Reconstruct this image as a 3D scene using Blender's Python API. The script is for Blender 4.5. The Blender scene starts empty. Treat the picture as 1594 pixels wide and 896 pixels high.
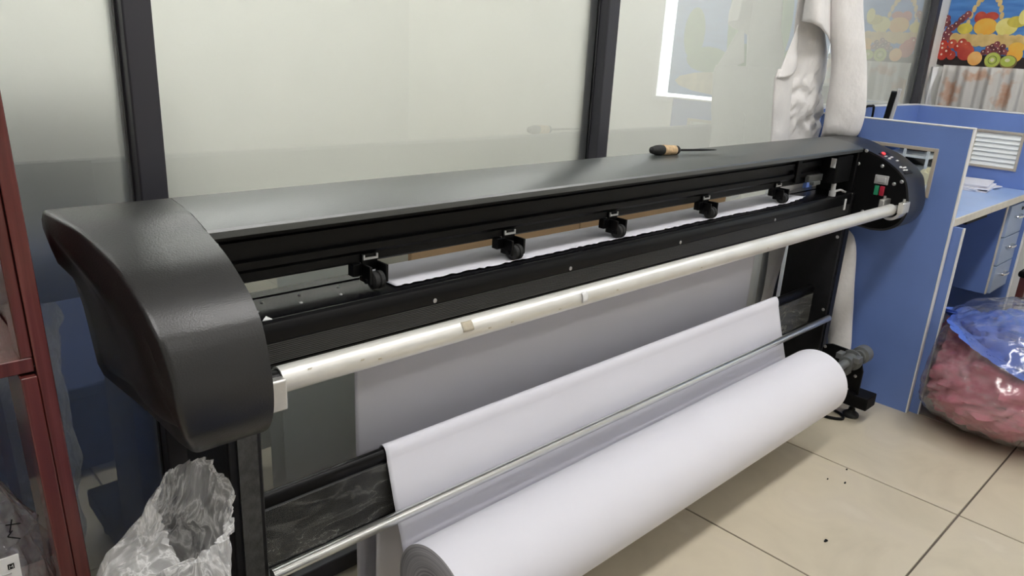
import bpy, bmesh, math, random
from mathutils import Vector, Matrix, noise
random.seed(7)

# ------------------------------------------------------------------ camera, world, exposure
S = 0.75                      # design units -> metres
scene = bpy.context.scene
COL = scene.collection
cam_d = bpy.data.cameras.new('camera')
cam = bpy.data.objects.new('camera', cam_d); COL.objects.link(cam)
f_px = 1155.8875
cam_d.sensor_width = 36.0; cam_d.lens = f_px / 1594 * 36.0
cam_d.clip_start = 0.02; cam_d.clip_end = 100
vz = (600.0 - 797, 3980.0 - 448, f_px); vx = (2057.0 - 797, 140.0 - 448, f_px)
dn = Vector(vz).normalized(); ax = Vector(vx).normalized(); ax = (ax - dn * ax.dot(dn)).normalized()
az = -dn; ay = az.cross(ax)
R3 = Matrix((ax, ay, az))     # rows: world axes in camera (x right, y down, z forward)
right = R3 @ Vector((1, 0, 0)); up = R3 @ Vector((0, -1, 0)); back = R3 @ Vector((0, 0, -1))
m4 = Matrix((right, up, back)).transposed().to_4x4(); m4.translation = Vector((0, 0, 1.63)) * S
cam.matrix_world = m4
scene.camera = cam

world = bpy.data.worlds.new('world'); scene.world = world; world.use_nodes = True
world.node_tree.nodes['Background'].inputs[0].default_value = (0.85, 0.92, 1.0, 1)
world.node_tree.nodes['Background'].inputs[1].default_value = 0.6
scene.view_settings.view_transform = 'Standard'; scene.view_settings.look = 'None'
scene.view_settings.exposure = 0.0; scene.view_settings.gamma = 1.0
scene.view_settings.use_curve_mapping = False
LAMP = 19.5                   # strength of the ceiling panels in this room
LAMP_FAR = 24.0               # strength of the ceiling panels in the room behind the glass
cy = scene.cycles
cy.max_bounces = 10; cy.diffuse_bounces = 4; cy.glossy_bounces = 4; cy.transmission_bounces = 8; cy.transparent_max_bounces = 16
cy.use_denoising = True; cy.sample_clamp_indirect = 6.0
cy.caustics_reflective = False

# ------------------------------------------------------------------ materials
def new_mat(name):
    m = bpy.data.materials.new(name); m.use_nodes = True
    nt = m.node_tree; b = nt.nodes['Principled BSDF']
    return m, nt, b
def N(nt, t, **kw):
    n = nt.nodes.new(t)
    for k, v in kw.items(): setattr(n, k, v)
    return n
def coords(nt, scale=(1, 1, 1), kind='Object'):
    tc = N(nt, 'ShaderNodeTexCoord'); mp = N(nt, 'ShaderNodeMapping'); mp.inputs['Scale'].default_value = scale
    nt.links.new(tc.outputs[kind], mp.inputs[0]); return mp.outputs[0]
def ramp(nt, src, stops):
    r = N(nt, 'ShaderNodeValToRGB'); e = r.color_ramp.elements
    while len(e) < len(stops): e.new(0.5)
    for k, (p, c) in enumerate(stops):
        e[k].position = p; e[k].color = (*c, 1) if len(c) == 3 else c
    nt.links.new(src, r.inputs[0]); return r.outputs[0]
def mat(name, c, rough=0.5, metal=0.0, var=0.0, vscale=8, bump=0.0, bscale=60, stretch=(1, 1, 1), spec=0.5, coat=0.0, c2=None, detail=4, ior=None):
    m, nt, b = new_mat(name)
    b.inputs['Base Color'].default_value = (*c, 1); b.inputs['Roughness'].default_value = rough
    b.inputs['Metallic'].default_value = metal; b.inputs['Specular IOR Level'].default_value = spec
    b.inputs['Coat Weight'].default_value = coat
    if ior: b.inputs['IOR'].default_value = ior
    if var or c2:
        n = N(nt, 'ShaderNodeTexNoise'); n.inputs['Scale'].default_value = vscale; n.inputs['Detail'].default_value = detail
        nt.links.new(coords(nt, stretch), n.inputs['Vector'])
        a = c if c2 else tuple(x * (1 - var) for x in c)
        d = c2 if c2 else tuple(min(1, x * (1 + var)) for x in c)
        nt.links.new(ramp(nt, n.outputs[0], [(0.3, a), (0.7, d)]), b.inputs['Base Color'])
    if bump:
        n = N(nt, 'ShaderNodeTexNoise'); n.inputs['Scale'].default_value = bscale; n.inputs['Detail'].default_value = 3
        nt.links.new(coords(nt, stretch), n.inputs['Vector'])
        bp = N(nt, 'ShaderNodeBump'); bp.inputs['Strength'].default_value = bump; bp.inputs['Distance'].default_value = 0.01
        nt.links.new(n.outputs[0], bp.inputs['Height']); nt.links.new(bp.outputs[0], b.inputs['Normal'])
    return m
def emit_mat(name, c, s):
    m, nt, b = new_mat(name)
    b.inputs['Base Color'].default_value = (0.9, 0.9, 0.9, 1)
    b.inputs['Emission Color'].default_value = (*c, 1); b.inputs['Emission Strength'].default_value = s
    return m

M = {}
M['wall'] = mat('wall_paint', (0.78, 0.78, 0.75), 0.8, var=0.03, vscale=3)
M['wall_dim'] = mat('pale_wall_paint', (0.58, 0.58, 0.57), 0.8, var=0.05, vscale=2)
M['ceil'] = mat('ceiling_paint', (0.85, 0.85, 0.83), 0.9)
M['grout'] = mat('grout', (0.12, 0.10, 0.08), 0.9)
M['black_cap'] = mat('black_moulded_plastic', (0.011, 0.011, 0.0115), 0.35, bump=0.08, bscale=420, spec=0.7)
M['cover'] = mat('grey_black_cover', (0.050, 0.055, 0.054), 0.34, bump=0.05, bscale=420, spec=1.0)
M['black'] = mat('black_anodised', (0.003, 0.003, 0.0035), 0.35, spec=0.22)
M['black_matte'] = mat('black_matte', (0.003, 0.003, 0.0035), 0.6, spec=0.15)
M['platen'] = mat('platen_black', (0.004, 0.004, 0.005), 0.26, spec=0.18)
M['leg'] = mat('leg_black', (0.008, 0.008, 0.009), 0.42, spec=0.3, var=0.3, vscale=40, bump=0.05, bscale=150)
M['legfilm'] = mat('dusty_film_strip', (0.05, 0.05, 0.048), 0.55, var=0.35, vscale=60, bump=0.2, bscale=90)
M['rubber'] = mat('rubber', (0.012, 0.012, 0.012), 0.7, bump=0.1, bscale=200)
M['alu'] = mat('brushed_aluminium', (0.74, 0.73, 0.70), 0.36, metal=0.85, var=0.08, vscale=30, bump=0.03, bscale=300)
M['tube'] = mat('satin_aluminium_tube', (0.74, 0.73, 0.69), 0.42, metal=0.55, c2=(0.82, 0.81, 0.78), vscale=14, bump=0.05, bscale=60)
M['rod'] = mat('polished_rod', (0.80, 0.81, 0.80), 0.30, metal=0.9)
M['steel'] = mat('grey_cast_metal', (0.20, 0.21, 0.21), 0.45, metal=0.5)
M['screw'] = mat('screw_metal', (0.55, 0.55, 0.55), 0.35, metal=0.9)
M['paper'] = mat('white_paper', (0.765, 0.76, 0.825), 0.75, var=0.015, vscale=3, spec=0.25, bump=0.03, bscale=6)
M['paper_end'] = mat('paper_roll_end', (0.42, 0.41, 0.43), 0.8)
M['paper_old'] = mat('creased_paper', (0.78, 0.76, 0.75), 0.65, var=0.05, vscale=12, bump=0.6, bscale=22, spec=0.3)
M['card'] = mat('cardboard', (0.33, 0.22, 0.115), 0.8, var=0.12, vscale=9)
M['dark'] = mat('hollow_dark', (0.01, 0.01, 0.01), 0.9)
M['mullion'] = mat('charcoal_aluminium', (0.045, 0.045, 0.055), 0.42, metal=0.1, bump=0.03, bscale=200)
M['mullion_side'] = mat('charcoal_gasket', (0.02, 0.02, 0.025), 0.5)
M['blue'] = mat('blue_laminate', (0.15, 0.24, 0.56), 0.42, var=0.06, vscale=5, bump=0.03, bscale=120)
M['bluetop'] = mat('pale_blue_laminate', (0.36, 0.50, 0.80), 0.28, var=0.04, vscale=8)
M['edge'] = mat('cream_edge_banding', (0.66, 0.62, 0.54), 0.5, var=0.08, vscale=30)
M['whiteedge'] = mat('white_edge_banding', (0.80, 0.80, 0.80), 0.45)
M['beige'] = mat('beige_metal_frame', (0.48, 0.43, 0.36), 0.4)
M['drawer'] = mat('drawer_front', (0.33, 0.42, 0.62), 0.4)
M['chrome'] = mat('chrome', (0.8, 0.8, 0.8), 0.15, metal=1.0)
M['slat'] = mat('white_slat', (0.90, 0.93, 0.92), 0.5)
M['farwhite'] = mat('far_white_wall', (0.82, 0.82, 0.76), 0.8)
M['farblue'] = mat('far_blue_panel', (0.016, 0.042, 0.15), 0.6)
M['fargrey'] = mat('far_green_grey', (0.40, 0.42, 0.37), 0.7)
M['fardark'] = mat('far_dark_grey', (0.12, 0.125, 0.13), 0.7)
M['farfloor'] = mat('far_floor', (0.14, 0.14, 0.13), 0.6)
M['cream'] = mat('cream_board', (0.72, 0.70, 0.52), 0.7)
M['beigewrap'] = mat('cord_wrap', (0.62, 0.45, 0.27), 0.7, var=0.3, vscale=90)
M['red'] = emit_mat('red_indicator', (1.0, 0.08, 0.08), 0.8); M['red'].node_tree.nodes['Principled BSDF'].inputs['Base Color'].default_value = (0.6, 0.03, 0.05, 1)
M['redplastic'] = mat('red_plastic', (0.45, 0.02, 0.05), 0.35)
M['greenplastic'] = mat('green_plastic', (0.02, 0.25, 0.12), 0.35)
M['greyplastic'] = mat('grey_plastic', (0.42, 0.42, 0.42), 0.5)
M['whiteprint'] = mat('white_print', (0.75, 0.75, 0.75), 0.6)
M['garment_red'] = mat('dusty_red_cloth', (0.42, 0.10, 0.15), 0.9, c2=(0.56, 0.20, 0.26), vscale=7, bump=0.25, bscale=14)
M['garment_blue'] = mat('royal_blue_cloth', (0.035, 0.085, 0.42), 0.85, c2=(0.09, 0.18, 0.60), vscale=6, bump=0.25, bscale=14)
M['garment_dark'] = mat('dark_cloth', (0.05, 0.05, 0.06), 0.9)
M['garment_grey'] = mat('grey_white_cloth', (0.55, 0.54, 0.54), 0.9)
M['stoolwood'] = mat('stool_wood', (0.11, 0.03, 0.02), 0.35)

def floor_mat():
    m, nt, b = new_mat('cream_tile')
    v = coords(nt, (1, 1, 1), 'Object')
    n1 = N(nt, 'ShaderNodeTexNoise'); n1.inputs['Scale'].default_value = 3.2; n1.inputs['Detail'].default_value = 7; n1.inputs['Distortion'].default_value = 1.6
    nt.links.new(v, n1.inputs['Vector'])
    c = ramp(nt, n1.outputs[0], [(0.25, (0.535, 0.475, 0.365)), (0.5, (0.60, 0.535, 0.415)), (0.62, (0.585, 0.52, 0.41)), (0.8, (0.645, 0.585, 0.47))])
    nt.links.new(c, b.inputs['Base Color'])
    n2 = N(nt, 'ShaderNodeTexNoise'); n2.inputs['Scale'].default_value = 6; n2.inputs['Detail'].default_value = 6
    nt.links.new(v, n2.inputs['Vector'])
    r = N(nt, 'ShaderNodeMapRange'); r.inputs[3].default_value = 0.22; r.inputs[4].default_value = 0.42
    nt.links.new(n2.outputs[0], r.inputs[0]); nt.links.new(r.outputs[0], b.inputs['Roughness'])
    return m
M['tile'] = floor_mat()

def wood_mat():
    m, nt, b = new_mat('red_varnished_wood')
    v = coords(nt, (60, 60, 1.6), 'Object')
    n = N(nt, 'ShaderNodeTexNoise'); n.inputs['Scale'].default_value = 1.0; n.inputs['Detail'].default_value = 5; n.inputs['Distortion'].default_value = 0.4
    nt.links.new(v, n.inputs['Vector'])
    c = ramp(nt, n.outputs[0], [(0.3, (0.06, 0.013, 0.012)), (0.55, (0.115, 0.025, 0.022)), (0.8, (0.19, 0.055, 0.048))])
    nt.links.new(c, b.inputs['Base Color']); b.inputs['Roughness'].default_value = 0.27; b.inputs['Coat Weight'].default_value = 0.3
    bp = N(nt, 'ShaderNodeBump'); bp.inputs['Strength'].default_value = 0.12; bp.inputs['Distance'].default_value = 0.004
    nt.links.new(n.outputs[0], bp.inputs['Height']); nt.links.new(bp.outputs[0], b.inputs['Normal'])
    return m
M['wood'] = wood_mat()

def film_mat(name, clear=0.75, milk=(0.9, 0.9, 0.9), scale=12, gl=0.12, strength=0.6, streak=(1, 1, 1)):
    """crinkled clear plastic film: mostly see-through, milky along creases, glossy"""
    m, nt, b = new_mat(name); nt.nodes.remove(b)
    out = nt.nodes['Material Output']
    v = coords(nt, streak, 'Object')
    n = N(nt, 'ShaderNodeTexNoise'); n.inputs['Scale'].default_value = scale; n.inputs['Detail'].default_value = 6; n.inputs['Distortion'].default_value = 1.2
    nt.links.new(v, n.inputs['Vector'])
    n.inputs['Roughness'].default_value = 0.55
    q1 = N(nt, 'ShaderNodeMath', operation='MULTIPLY_ADD'); q1.inputs[1].default_value = 2.0; q1.inputs[2].default_value = -1.0; nt.links.new(n.outputs[0], q1.inputs[0])
    q2 = N(nt, 'ShaderNodeMath', operation='ABSOLUTE'); nt.links.new(q1.outputs[0], q2.inputs[0])
    q3 = N(nt, 'ShaderNodeMath', operation='SUBTRACT'); q3.inputs[0].default_value = 1.0; nt.links.new(q2.outputs[0], q3.inputs[1])
    q4 = N(nt, 'ShaderNodeMath', operation='POWER'); q4.inputs[1].default_value = 14.0; nt.links.new(q3.outputs[0], q4.inputs[0])
    big = N(nt, 'ShaderNodeTexNoise'); big.inputs['Scale'].default_value = scale * 0.35; big.inputs['Detail'].default_value = 3; nt.links.new(v, big.inputs['Vector'])
    q5 = N(nt, 'ShaderNodeMath', operation='MULTIPLY_ADD'); q5.inputs[1].default_value = 0.75; nt.links.new(q4.outputs[0], q5.inputs[0])
    q6 = N(nt, 'ShaderNodeMapRange'); q6.inputs[1].default_value = 0.4; q6.inputs[2].default_value = 0.75; q6.inputs[3].default_value = 0.0; q6.inputs[4].default_value = 0.5
    nt.links.new(big.outputs[0], q6.inputs[0]); nt.links.new(q6.outputs[0], q5.inputs[2])
    bp = N(nt, 'ShaderNodeBump'); bp.inputs['Strength'].default_value = strength; bp.inputs['Distance'].default_value = 0.006
    nt.links.new(n.outputs[0], bp.inputs['Height'])
    tr = N(nt, 'ShaderNodeBsdfTransparent'); di = N(nt, 'ShaderNodeBsdfDiffuse'); tl = N(nt, 'ShaderNodeBsdfTranslucent'); g = N(nt, 'ShaderNodeBsdfGlossy')
    di.inputs[0].default_value = (*milk, 1); tl.inputs[0].default_value = (*milk, 1); g.inputs['Roughness'].default_value = 0.14
    for s in (di, tl, g): nt.links.new(bp.outputs[0], s.inputs['Normal'])
    mk = N(nt, 'ShaderNodeMixShader'); mk.inputs[0].default_value = 0.4
    nt.links.new(di.outputs[0], mk.inputs[1]); nt.links.new(tl.outputs[0], mk.inputs[2])
    mr = N(nt, 'ShaderNodeMapRange'); mr.inputs[1].default_value = 0.0; mr.inputs[2].default_value = 1.0
    mr.inputs[3].default_value = (1 - clear) * 0.4; mr.inputs[4].default_value = min(0.95, (1 - clear) * 2.6)
    nt.links.new(q5.outputs[0], mr.inputs[0])
    mx = N(nt, 'ShaderNodeMixShader'); nt.links.new(mr.outputs[0], mx.inputs[0])
    nt.links.new(tr.outputs[0], mx.inputs[1]); nt.links.new(mk.outputs[0], mx.inputs[2])
    lw = N(nt, 'ShaderNodeLayerWeight'); lw.inputs[0].default_value = 0.5
    pw = N(nt, 'ShaderNodeMath', operation='POWER'); pw.inputs[1].default_value = 3.5; nt.links.new(lw.outputs['Facing'], pw.inputs[0])
    ad = N(nt, 'ShaderNodeMath', operation='MULTIPLY_ADD'); ad.inputs[1].default_value = gl * 3.0; ad.inputs[2].default_value = gl * 0.3; nt.links.new(pw.outputs[0], ad.inputs[0])
    fx = N(nt, 'ShaderNodeMixShader'); nt.links.new(ad.outputs[0], fx.inputs[0])
    nt.links.new(bp.outputs[0], lw.inputs['Normal']); nt.links.new(mx.outputs[0], fx.inputs[1]); nt.links.new(g.outputs[0], fx.inputs[2])
    nt.links.new(fx.outputs[0], out.inputs[0])
    return m
M['film_bag'] = film_mat('clear_bag_film', 0.87, (0.86, 0.86, 0.88), 5.0, 0.3, 0.9, (1, 1, 2.4))
M['film_milky'] = film_mat('milky_bag_film', 0.60, (0.95, 0.95, 0.95), 22.0, 0.10, 0.6, (1.3, 1.3, 0.5))
M['film_wrap'] = film_mat('stretch_film', 0.82, (0.50, 0.50, 0.47), 14.0, 0.05, 0.35, (0.5, 1, 1.5))

def glass_mat(name, rough, tint):
    m, nt, b = new_mat(name)
    b.inputs['Base Color'].default_value = (*tint, 1); b.inputs['Roughness'].default_value = rough
    b.inputs['Transmission Weight'].default_value = 1.0; b.inputs['IOR'].default_value = 1.5
    return m
def pane_face():
    m, nt, b = new_mat('pane_polished_face'); out = nt.nodes['Material Output']
    b.inputs['Base Color'].default_value = (0.96, 0.98, 0.97, 1); b.inputs['Roughness'].default_value = 0.0
    b.inputs['Transmission Weight'].default_value = 1.0; b.inputs['IOR'].default_value = 1.5
    g = N(nt, 'ShaderNodeBsdfGlossy'); g.inputs['Roughness'].default_value = 0.015; g.inputs[0].default_value = (0.90, 0.94, 0.92, 1)
    x = N(nt, 'ShaderNodeMixShader'); x.inputs[0].default_value = 0.18
    nt.links.new(b.outputs[0], x.inputs[1]); nt.links.new(g.outputs[0], x.inputs[2]); nt.links.new(x.outputs[0], out.inputs[0])
    return m
M['glass_front'] = pane_face()
M['glass_back'] = glass_mat('pane_frosted_face', 0.42, (0.94, 0.97, 0.94))
def clear_mat():
    m, nt, b = new_mat('clear_glazing'); nt.nodes.remove(b); out = nt.nodes['Material Output']
    t = N(nt, 'ShaderNodeBsdfTransparent'); g = N(nt, 'ShaderNodeBsdfGlossy'); g.inputs['Roughness'].default_value = 0.02
    t.inputs[0].default_value = (0.93, 0.96, 0.95, 1)
    x = N(nt, 'ShaderNodeMixShader'); x.inputs[0].default_value = 0.07; nt.links.new(t.outputs[0], x.inputs[1]); nt.links.new(g.outputs[0], x.inputs[2])
    nt.links.new(x.outputs[0], out.inputs[0]); return m
M['clear'] = clear_mat()

def cloth_mat():
    m, nt, b = new_mat('floral_cloth')
    v = coords(nt, (1, 1, 1), 'Object')
    n = N(nt, 'ShaderNodeTexNoise'); n.inputs['Scale'].default_value = 9.0; n.inputs['Detail'].default_value = 6
    nt.links.new(v, n.inputs['Vector'])
    c = ramp(nt, n.outputs[0], [(0.0, (0.62, 0.60, 0.57)), (0.53, (0.62, 0.60, 0.57)), (0.60, (0.58, 0.42, 0.33)), (0.68, (0.52, 0.30, 0.20)), (0.78, (0.52, 0.42, 0.2))])
    nt.links.new(c, b.inputs['Base Color']); b.inputs['Roughness'].default_value = 0.9
    return m
M['cloth'] = cloth_mat()
def sea_mat():
    m, nt, b = new_mat('blue_sea_print')
    v = coords(nt, (1, 2, 14), 'Object')
    n = N(nt, 'ShaderNodeTexNoise'); n.inputs['Scale'].default_value = 3; n.inputs['Detail'].default_value = 4
    nt.links.new(v, n.inputs['Vector'])
    c = ramp(nt, n.outputs[0], [(0.3, (0.05, 0.17, 0.50)), (0.7, (0.11, 0.30, 0.66))])
    nt.links.new(c, b.inputs['Base Color']); b.inputs['Roughness'].default_value = 0.35
    return m
M['sea'] = sea_mat()
def fruit(name, c, c2=None): M[name] = mat('print_' + name, c, 0.4, c2=c2 or tuple(x * 0.6 for x in c), vscale=18, detail=2)
fruit('tomato', (0.62, 0.05, 0.03)); fruit('grape', (0.10, 0.02, 0.03), (0.26, 0.07, 0.07)); fruit('orange', (0.85, 0.38, 0.04), (0.80, 0.50, 0.08))
fruit('apple', (0.40, 0.03, 0.03), (0.60, 0.10, 0.05)); fruit('lemon', (0.80, 0.66, 0.10)); fruit('pear', (0.75, 0.65, 0.16), (0.82, 0.74, 0.28))
fruit('wicker', (0.78, 0.58, 0.25), (0.55, 0.36, 0.12)); fruit('kiwi', (0.38, 0.48, 0.06), (0.55, 0.60, 0.15)); fruit('kiwi_core', (0.85, 0.82, 0.55)); fruit('kiwi_skin', (0.25, 0.18, 0.06))
M['shine'] = mat('print_highlight', (0.9, 0.75, 0.6), 0.4); fruit('grape2', (0.30, 0.08, 0.08), (0.16, 0.03, 0.05)); fruit('apricot', (0.85, 0.33, 0.05), (0.88, 0.52, 0.18)); fruit('leafgreen', (0.10, 0.30, 0.05)); fruit('shadow', (0.03, 0.02, 0.02))
fruit('palm', (0.05, 0.16, 0.05), (0.12, 0.26, 0.08)); fruit('sand', (0.62, 0.52, 0.32))

# ------------------------------------------------------------------ mesh helpers (all coordinates in design units, world space)
class MB:
    def __init__(self): self.v = []; self.f = []
    def add(self, vs, fs):
        o = len(self.v); self.v += [Vector(p) for p in vs]; self.f += [[i + o for i in f] for f in fs]; return self
    def box(self, x0, x1, y0, y1, z0, z1):
        return self.add([(x0, y0, z0), (x1, y0, z0), (x1, y1, z0), (x0, y1, z0), (x0, y0, z1), (x1, y0, z1), (x1, y1, z1), (x0, y1, z1)],
                        [(0, 3, 2, 1), (4, 5, 6, 7), (0, 1, 5, 4), (1, 2, 6, 5), (2, 3, 7, 6), (3, 0, 4, 7)])
    def prism(self, prof, x0, x1, axis='x'):
        """closed profile swept along an axis. x: prof=(y,z); y: prof=(x,z); z: prof=(x,y)"""
        n = len(prof)
        def P(a, p):
            return {'x': (a, p[0], p[1]), 'y': (p[0], a, p[1]), 'z': (p[0], p[1], a)}[axis]
        vs = [P(x0, p) for p in prof] + [P(x1, p) for p in prof]
        fs = [[i, (i + 1) % n, n + (i + 1) % n, n + i] for i in range(n)] + [list(range(n))[::-1], [n + i for i in range(n)]]
        return self.add(vs, fs)
    def cyl(self, a, b, r, n=20, r2=None, caps=True):
        a, b = Vector(a), Vector(b); d = (b - a).normalized(); r2 = r if r2 is None else r2
        u = d.cross(Vector((0, 0, 1)) if abs(d.z) < 0.9 else Vector((1, 0, 0))).normalized(); w = d.cross(u)
        vs = [a + (u * math.cos(2 * math.pi * k / n) + w * math.sin(2 * math.pi * k / n)) * r for k in range(n)]
        vs += [b + (u * math.cos(2 * math.pi * k / n) + w * math.sin(2 * math.pi * k / n)) * r2 for k in range(n)]
        fs = [[k, (k + 1) % n, n + (k + 1) % n, n + k] for k in range(n)]
        if caps: fs += [list(range(n))[::-1], [n + k for k in range(n)]]
        return self.add(vs, fs)
    def lathe(self, a, d, prof, n=20):
        """prof: (t along d, radius)"""
        a = Vector(a); d = Vector(d).normalized()
        u = d.cross(Vector((0, 0, 1)) if abs(d.z) < 0.9 else Vector((1, 0, 0))).normalized(); w = d.cross(u)
        vs = []; m = len(prof)
        for t, r in prof:
            vs += [a + d * t + (u * math.cos(2 * math.pi * k / n) + w * math.sin(2 * math.pi * k / n)) * r for k in range(n)]
        fs = [[j * n + k, j * n + (k + 1) % n, (j + 1) * n + (k + 1) % n, (j + 1) * n + k] for j in range(m - 1) for k in range(n)]
        fs += [list(range(n))[::-1], [(m - 1) * n + k for k in range(n)]]
        return self.add(vs, fs)
    def path(self, pts, r, n=8):
        pts = [Vector(p) for p in pts]; vs = []; fs = []; m = len(pts)
        for j, p in enumerate(pts):
            d = (pts[min(j + 1, m - 1)] - pts[max(j - 1, 0)]).normalized()
            u = d.cross(Vector((0.13, 0.21, 0.97))).normalized(); w = d.cross(u)
            vs += [p + (u * math.cos(2 * math.pi * k / n) + w * math.sin(2 * math.pi * k / n)) * r for k in range(n)]
        fs = [[j * n + k, j * n + (k + 1) % n, (j + 1) * n + (k + 1) % n, (j + 1) * n + k] for j in range(m - 1) for k in range(n)]
        fs += [list(range(n))[::-1], [(m - 1) * n + k for k in range(n)]]
        return self.add(vs, fs)
    def grid(self, fn, nu, nv, wrap_u=False):
        vs = [fn(i / (nu if wrap_u else nu - 1), j / (nv - 1)) for j in range(nv) for i in range(nu)]
        fs = []
        for j in range(nv - 1):
            for i in range(nu if wrap_u else nu - 1):
                a = j * nu + i; b = j * nu + (i + 1) % nu
                fs.append([a, b, b + nu, a + nu])
        return self.add(vs, fs)

ORG = {}
def obj(name, mb, material, parent=None, bevel=0, seg=2, angle=35, smooth=True, solid=0, subd=0, props=None):
    me = bpy.data.meshes.new(name)
    if parent is not None: org = ORG[parent]
    else:
        xs = [p.x for p in mb.v]; ys = [p.y for p in mb.v]; zs = [p.z for p in mb.v]
        org = Vector(((min(xs) + max(xs)) / 2, (min(ys) + max(ys)) / 2, min(zs)))
    me.from_pydata([(p - org) * S for p in mb.v], [], mb.f)
    bm = bmesh.new(); bm.from_mesh(me); bmesh.ops.recalc_face_normals(bm, faces=bm.faces); bm.to_mesh(me); bm.free()
    for mt in (material if isinstance(material, (list, tuple)) else [material]): me.materials.append(M[mt])
    if smooth:
        me.shade_smooth(); me.set_sharp_from_angle(angle=math.radians(angle))
    o = bpy.data.objects.new(name, me); COL.objects.link(o)
    if parent is not None: o.parent = parent
    else: o.location = org * S
    ORG[o] = org
    if bevel:
        b = o.modifiers.new('edge', 'BEVEL'); b.width = bevel * S; b.segments = seg; b.limit_method = 'ANGLE'; b.angle_limit = math.radians(40)
    if subd:
        b = o.modifiers.new('smooth', 'SUBSURF'); b.levels = subd; b.render_levels = subd
    if solid:
        b = o.modifiers.new('thick', 'SOLIDIFY'); b.thickness = solid * S; b.offset = 0
    if props:
        for k, v in props.items(): o[k] = v
    return o
def tag(o, label, cat, group=None):
    o['label'] = label; o['category'] = cat
    if group: o['group'] = group
    return o
def thing(name, label, cat, base, group=None):
    o = bpy.data.objects.new(name, None); COL.objects.link(o); o.empty_display_size = 0.05
    o.location = Vector(base) * S; ORG[o] = Vector(base); tag(o, label, cat, group); return o
def struct(name, mb, material, parent=None, **kw):
    o = obj(name, mb, material, parent, **kw)
    if parent is None: o['kind'] = 'structure'
    return o
def twin(o, parent, off=(0, 0, 0)):
    c = o.copy(); COL.objects.link(c); c.parent = parent
    c.location = (Vector(off)) * S; ORG[c] = ORG[parent]; return c
def spline(pts, k=6, closed=False):
    """Catmull-Rom through tuples"""
    n = len(pts); out = []
    rng = n if closed else n - 1
    for i in range(rng):
        p0, p1, p2, p3 = (pts[(i - 1) % n] if closed or i > 0 else pts[0]), pts[i], pts[(i + 1) % n], (pts[(i + 2) % n] if closed or i + 2 < n else pts[-1])
        for s in range(k):
            t = s / k
            out.append(tuple(0.5 * (2 * b + (c - a) * t + (2 * a - 5 * b + 4 * c - d) * t * t + (3 * b - a - 3 * c + d) * t ** 3) for a, b, c, d in zip(p0, p1, p2, p3)))
    if not closed: out.append(tuple(pts[-1]))
    return out
def nz(x, y, z, s=1.0): return noise.noise(Vector((x * s, y * s, z * s)))
def lerp(a, b, t): return a + (b - a) * t

# ------------------------------------------------------------------ the room
XL, XR, YF, YB, ZC = -2.4, 5.5, -4.0, 1.80, 3.6
TZ = 0.0
floor = struct('floor', MB().box(XL, XR, YF, 5.6, -0.1, -0.004), 'grout')
tx0, ty0, tp, jw = 2.2, 0.535, 0.8, 0.0035
tile_src = {}
for i in range(-6, 5):
    for j in range(-6, 2):
        x0, x1 = tx0 + i * tp + jw, tx0 + (i + 1) * tp - jw
        y0, y1 = ty0 + j * tp + jw, ty0 + (j + 1) * tp - jw
        x0, x1 = max(x0, XL), min(x1, XR); y0 = max(y0, YF); y1 = min(y1, 1.79)
        if x1 - x0 < 0.02 or y1 - y0 < 0.02: continue
        key = (round(x1 - x0, 3), round(y1 - y0, 3))
        cx0, cy0 = (x0 + x1) / 2, (y0 + y1) / 2
        if key not in tile_src:
            me = obj('tile', MB().box(x0, x1, y0, y1, -0.03, 0.0), 'tile', floor, bevel=0.0015, seg=1)
            tile_src[key] = (me, cx0, cy0)
        else:
            me, ox, oy = tile_src[key]
            c = twin(me, floor, (cx0 - ox, cy0 - oy, 0)); c.name = 'tile'
struct('ceiling', MB().box(XL, XR, YF, 5.6, ZC, ZC + 0.1), 'ceil')
struct('wall_left', MB().box(XL - 0.1, XL, YF, 5.6, -0.1, ZC), 'wall_dim')
struct('wall_right', MB().box(XR, XR + 0.1, YF, 5.6, -0.1, ZC), 'wall')
struct('wall_front', MB().box(XL, XR, YF - 0.1, YF, -0.1, ZC), 'wall_dim')
struct('wall_far', MB().box(XL, XR, 5.6, 5.7, -0.1, ZC), 'farwhite')

# glazed partition wall: mullions, rails and frosted panes
mull_r = [-0.967, 0.60, 2.167, 3.735, 5.302]
for k, xr in enumerate(mull_r):
    t = struct('trim_%d' % (k + 1), MB().box(xr - 0.06, xr, 1.75, 1.86, 0.0, ZC), 'mullion', bevel=0.004)
    obj('gasket', MB().box(xr - 0.064, xr + 0.004, 1.788, 1.812, 0.06, ZC), 'mullion_side', t)
struct('trim_6', MB().box(XL, XR, 1.75, 1.86, 0.0, 0.06), 'mullion', bevel=0.004)
struct('trim_7', MB().box(5.302, XR, 1.77, 1.83, 0.0, ZC), 'wall', bevel=0.004)
edges = [XL] + mull_r
for k in range(5):
    a = edges[k] + (0.004 if k else 0); b = mull_r[k] - 0.064
    mb = MB().box(a, b, 1.794, 1.806, 0.05, ZC)
    w = struct('window_%d' % (k + 1), mb, ['glass_front', 'glass_back'], smooth=False)
    for p in w.data.polygons:
        if p.normal.y > 0.5: p.material_index = 1

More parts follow.
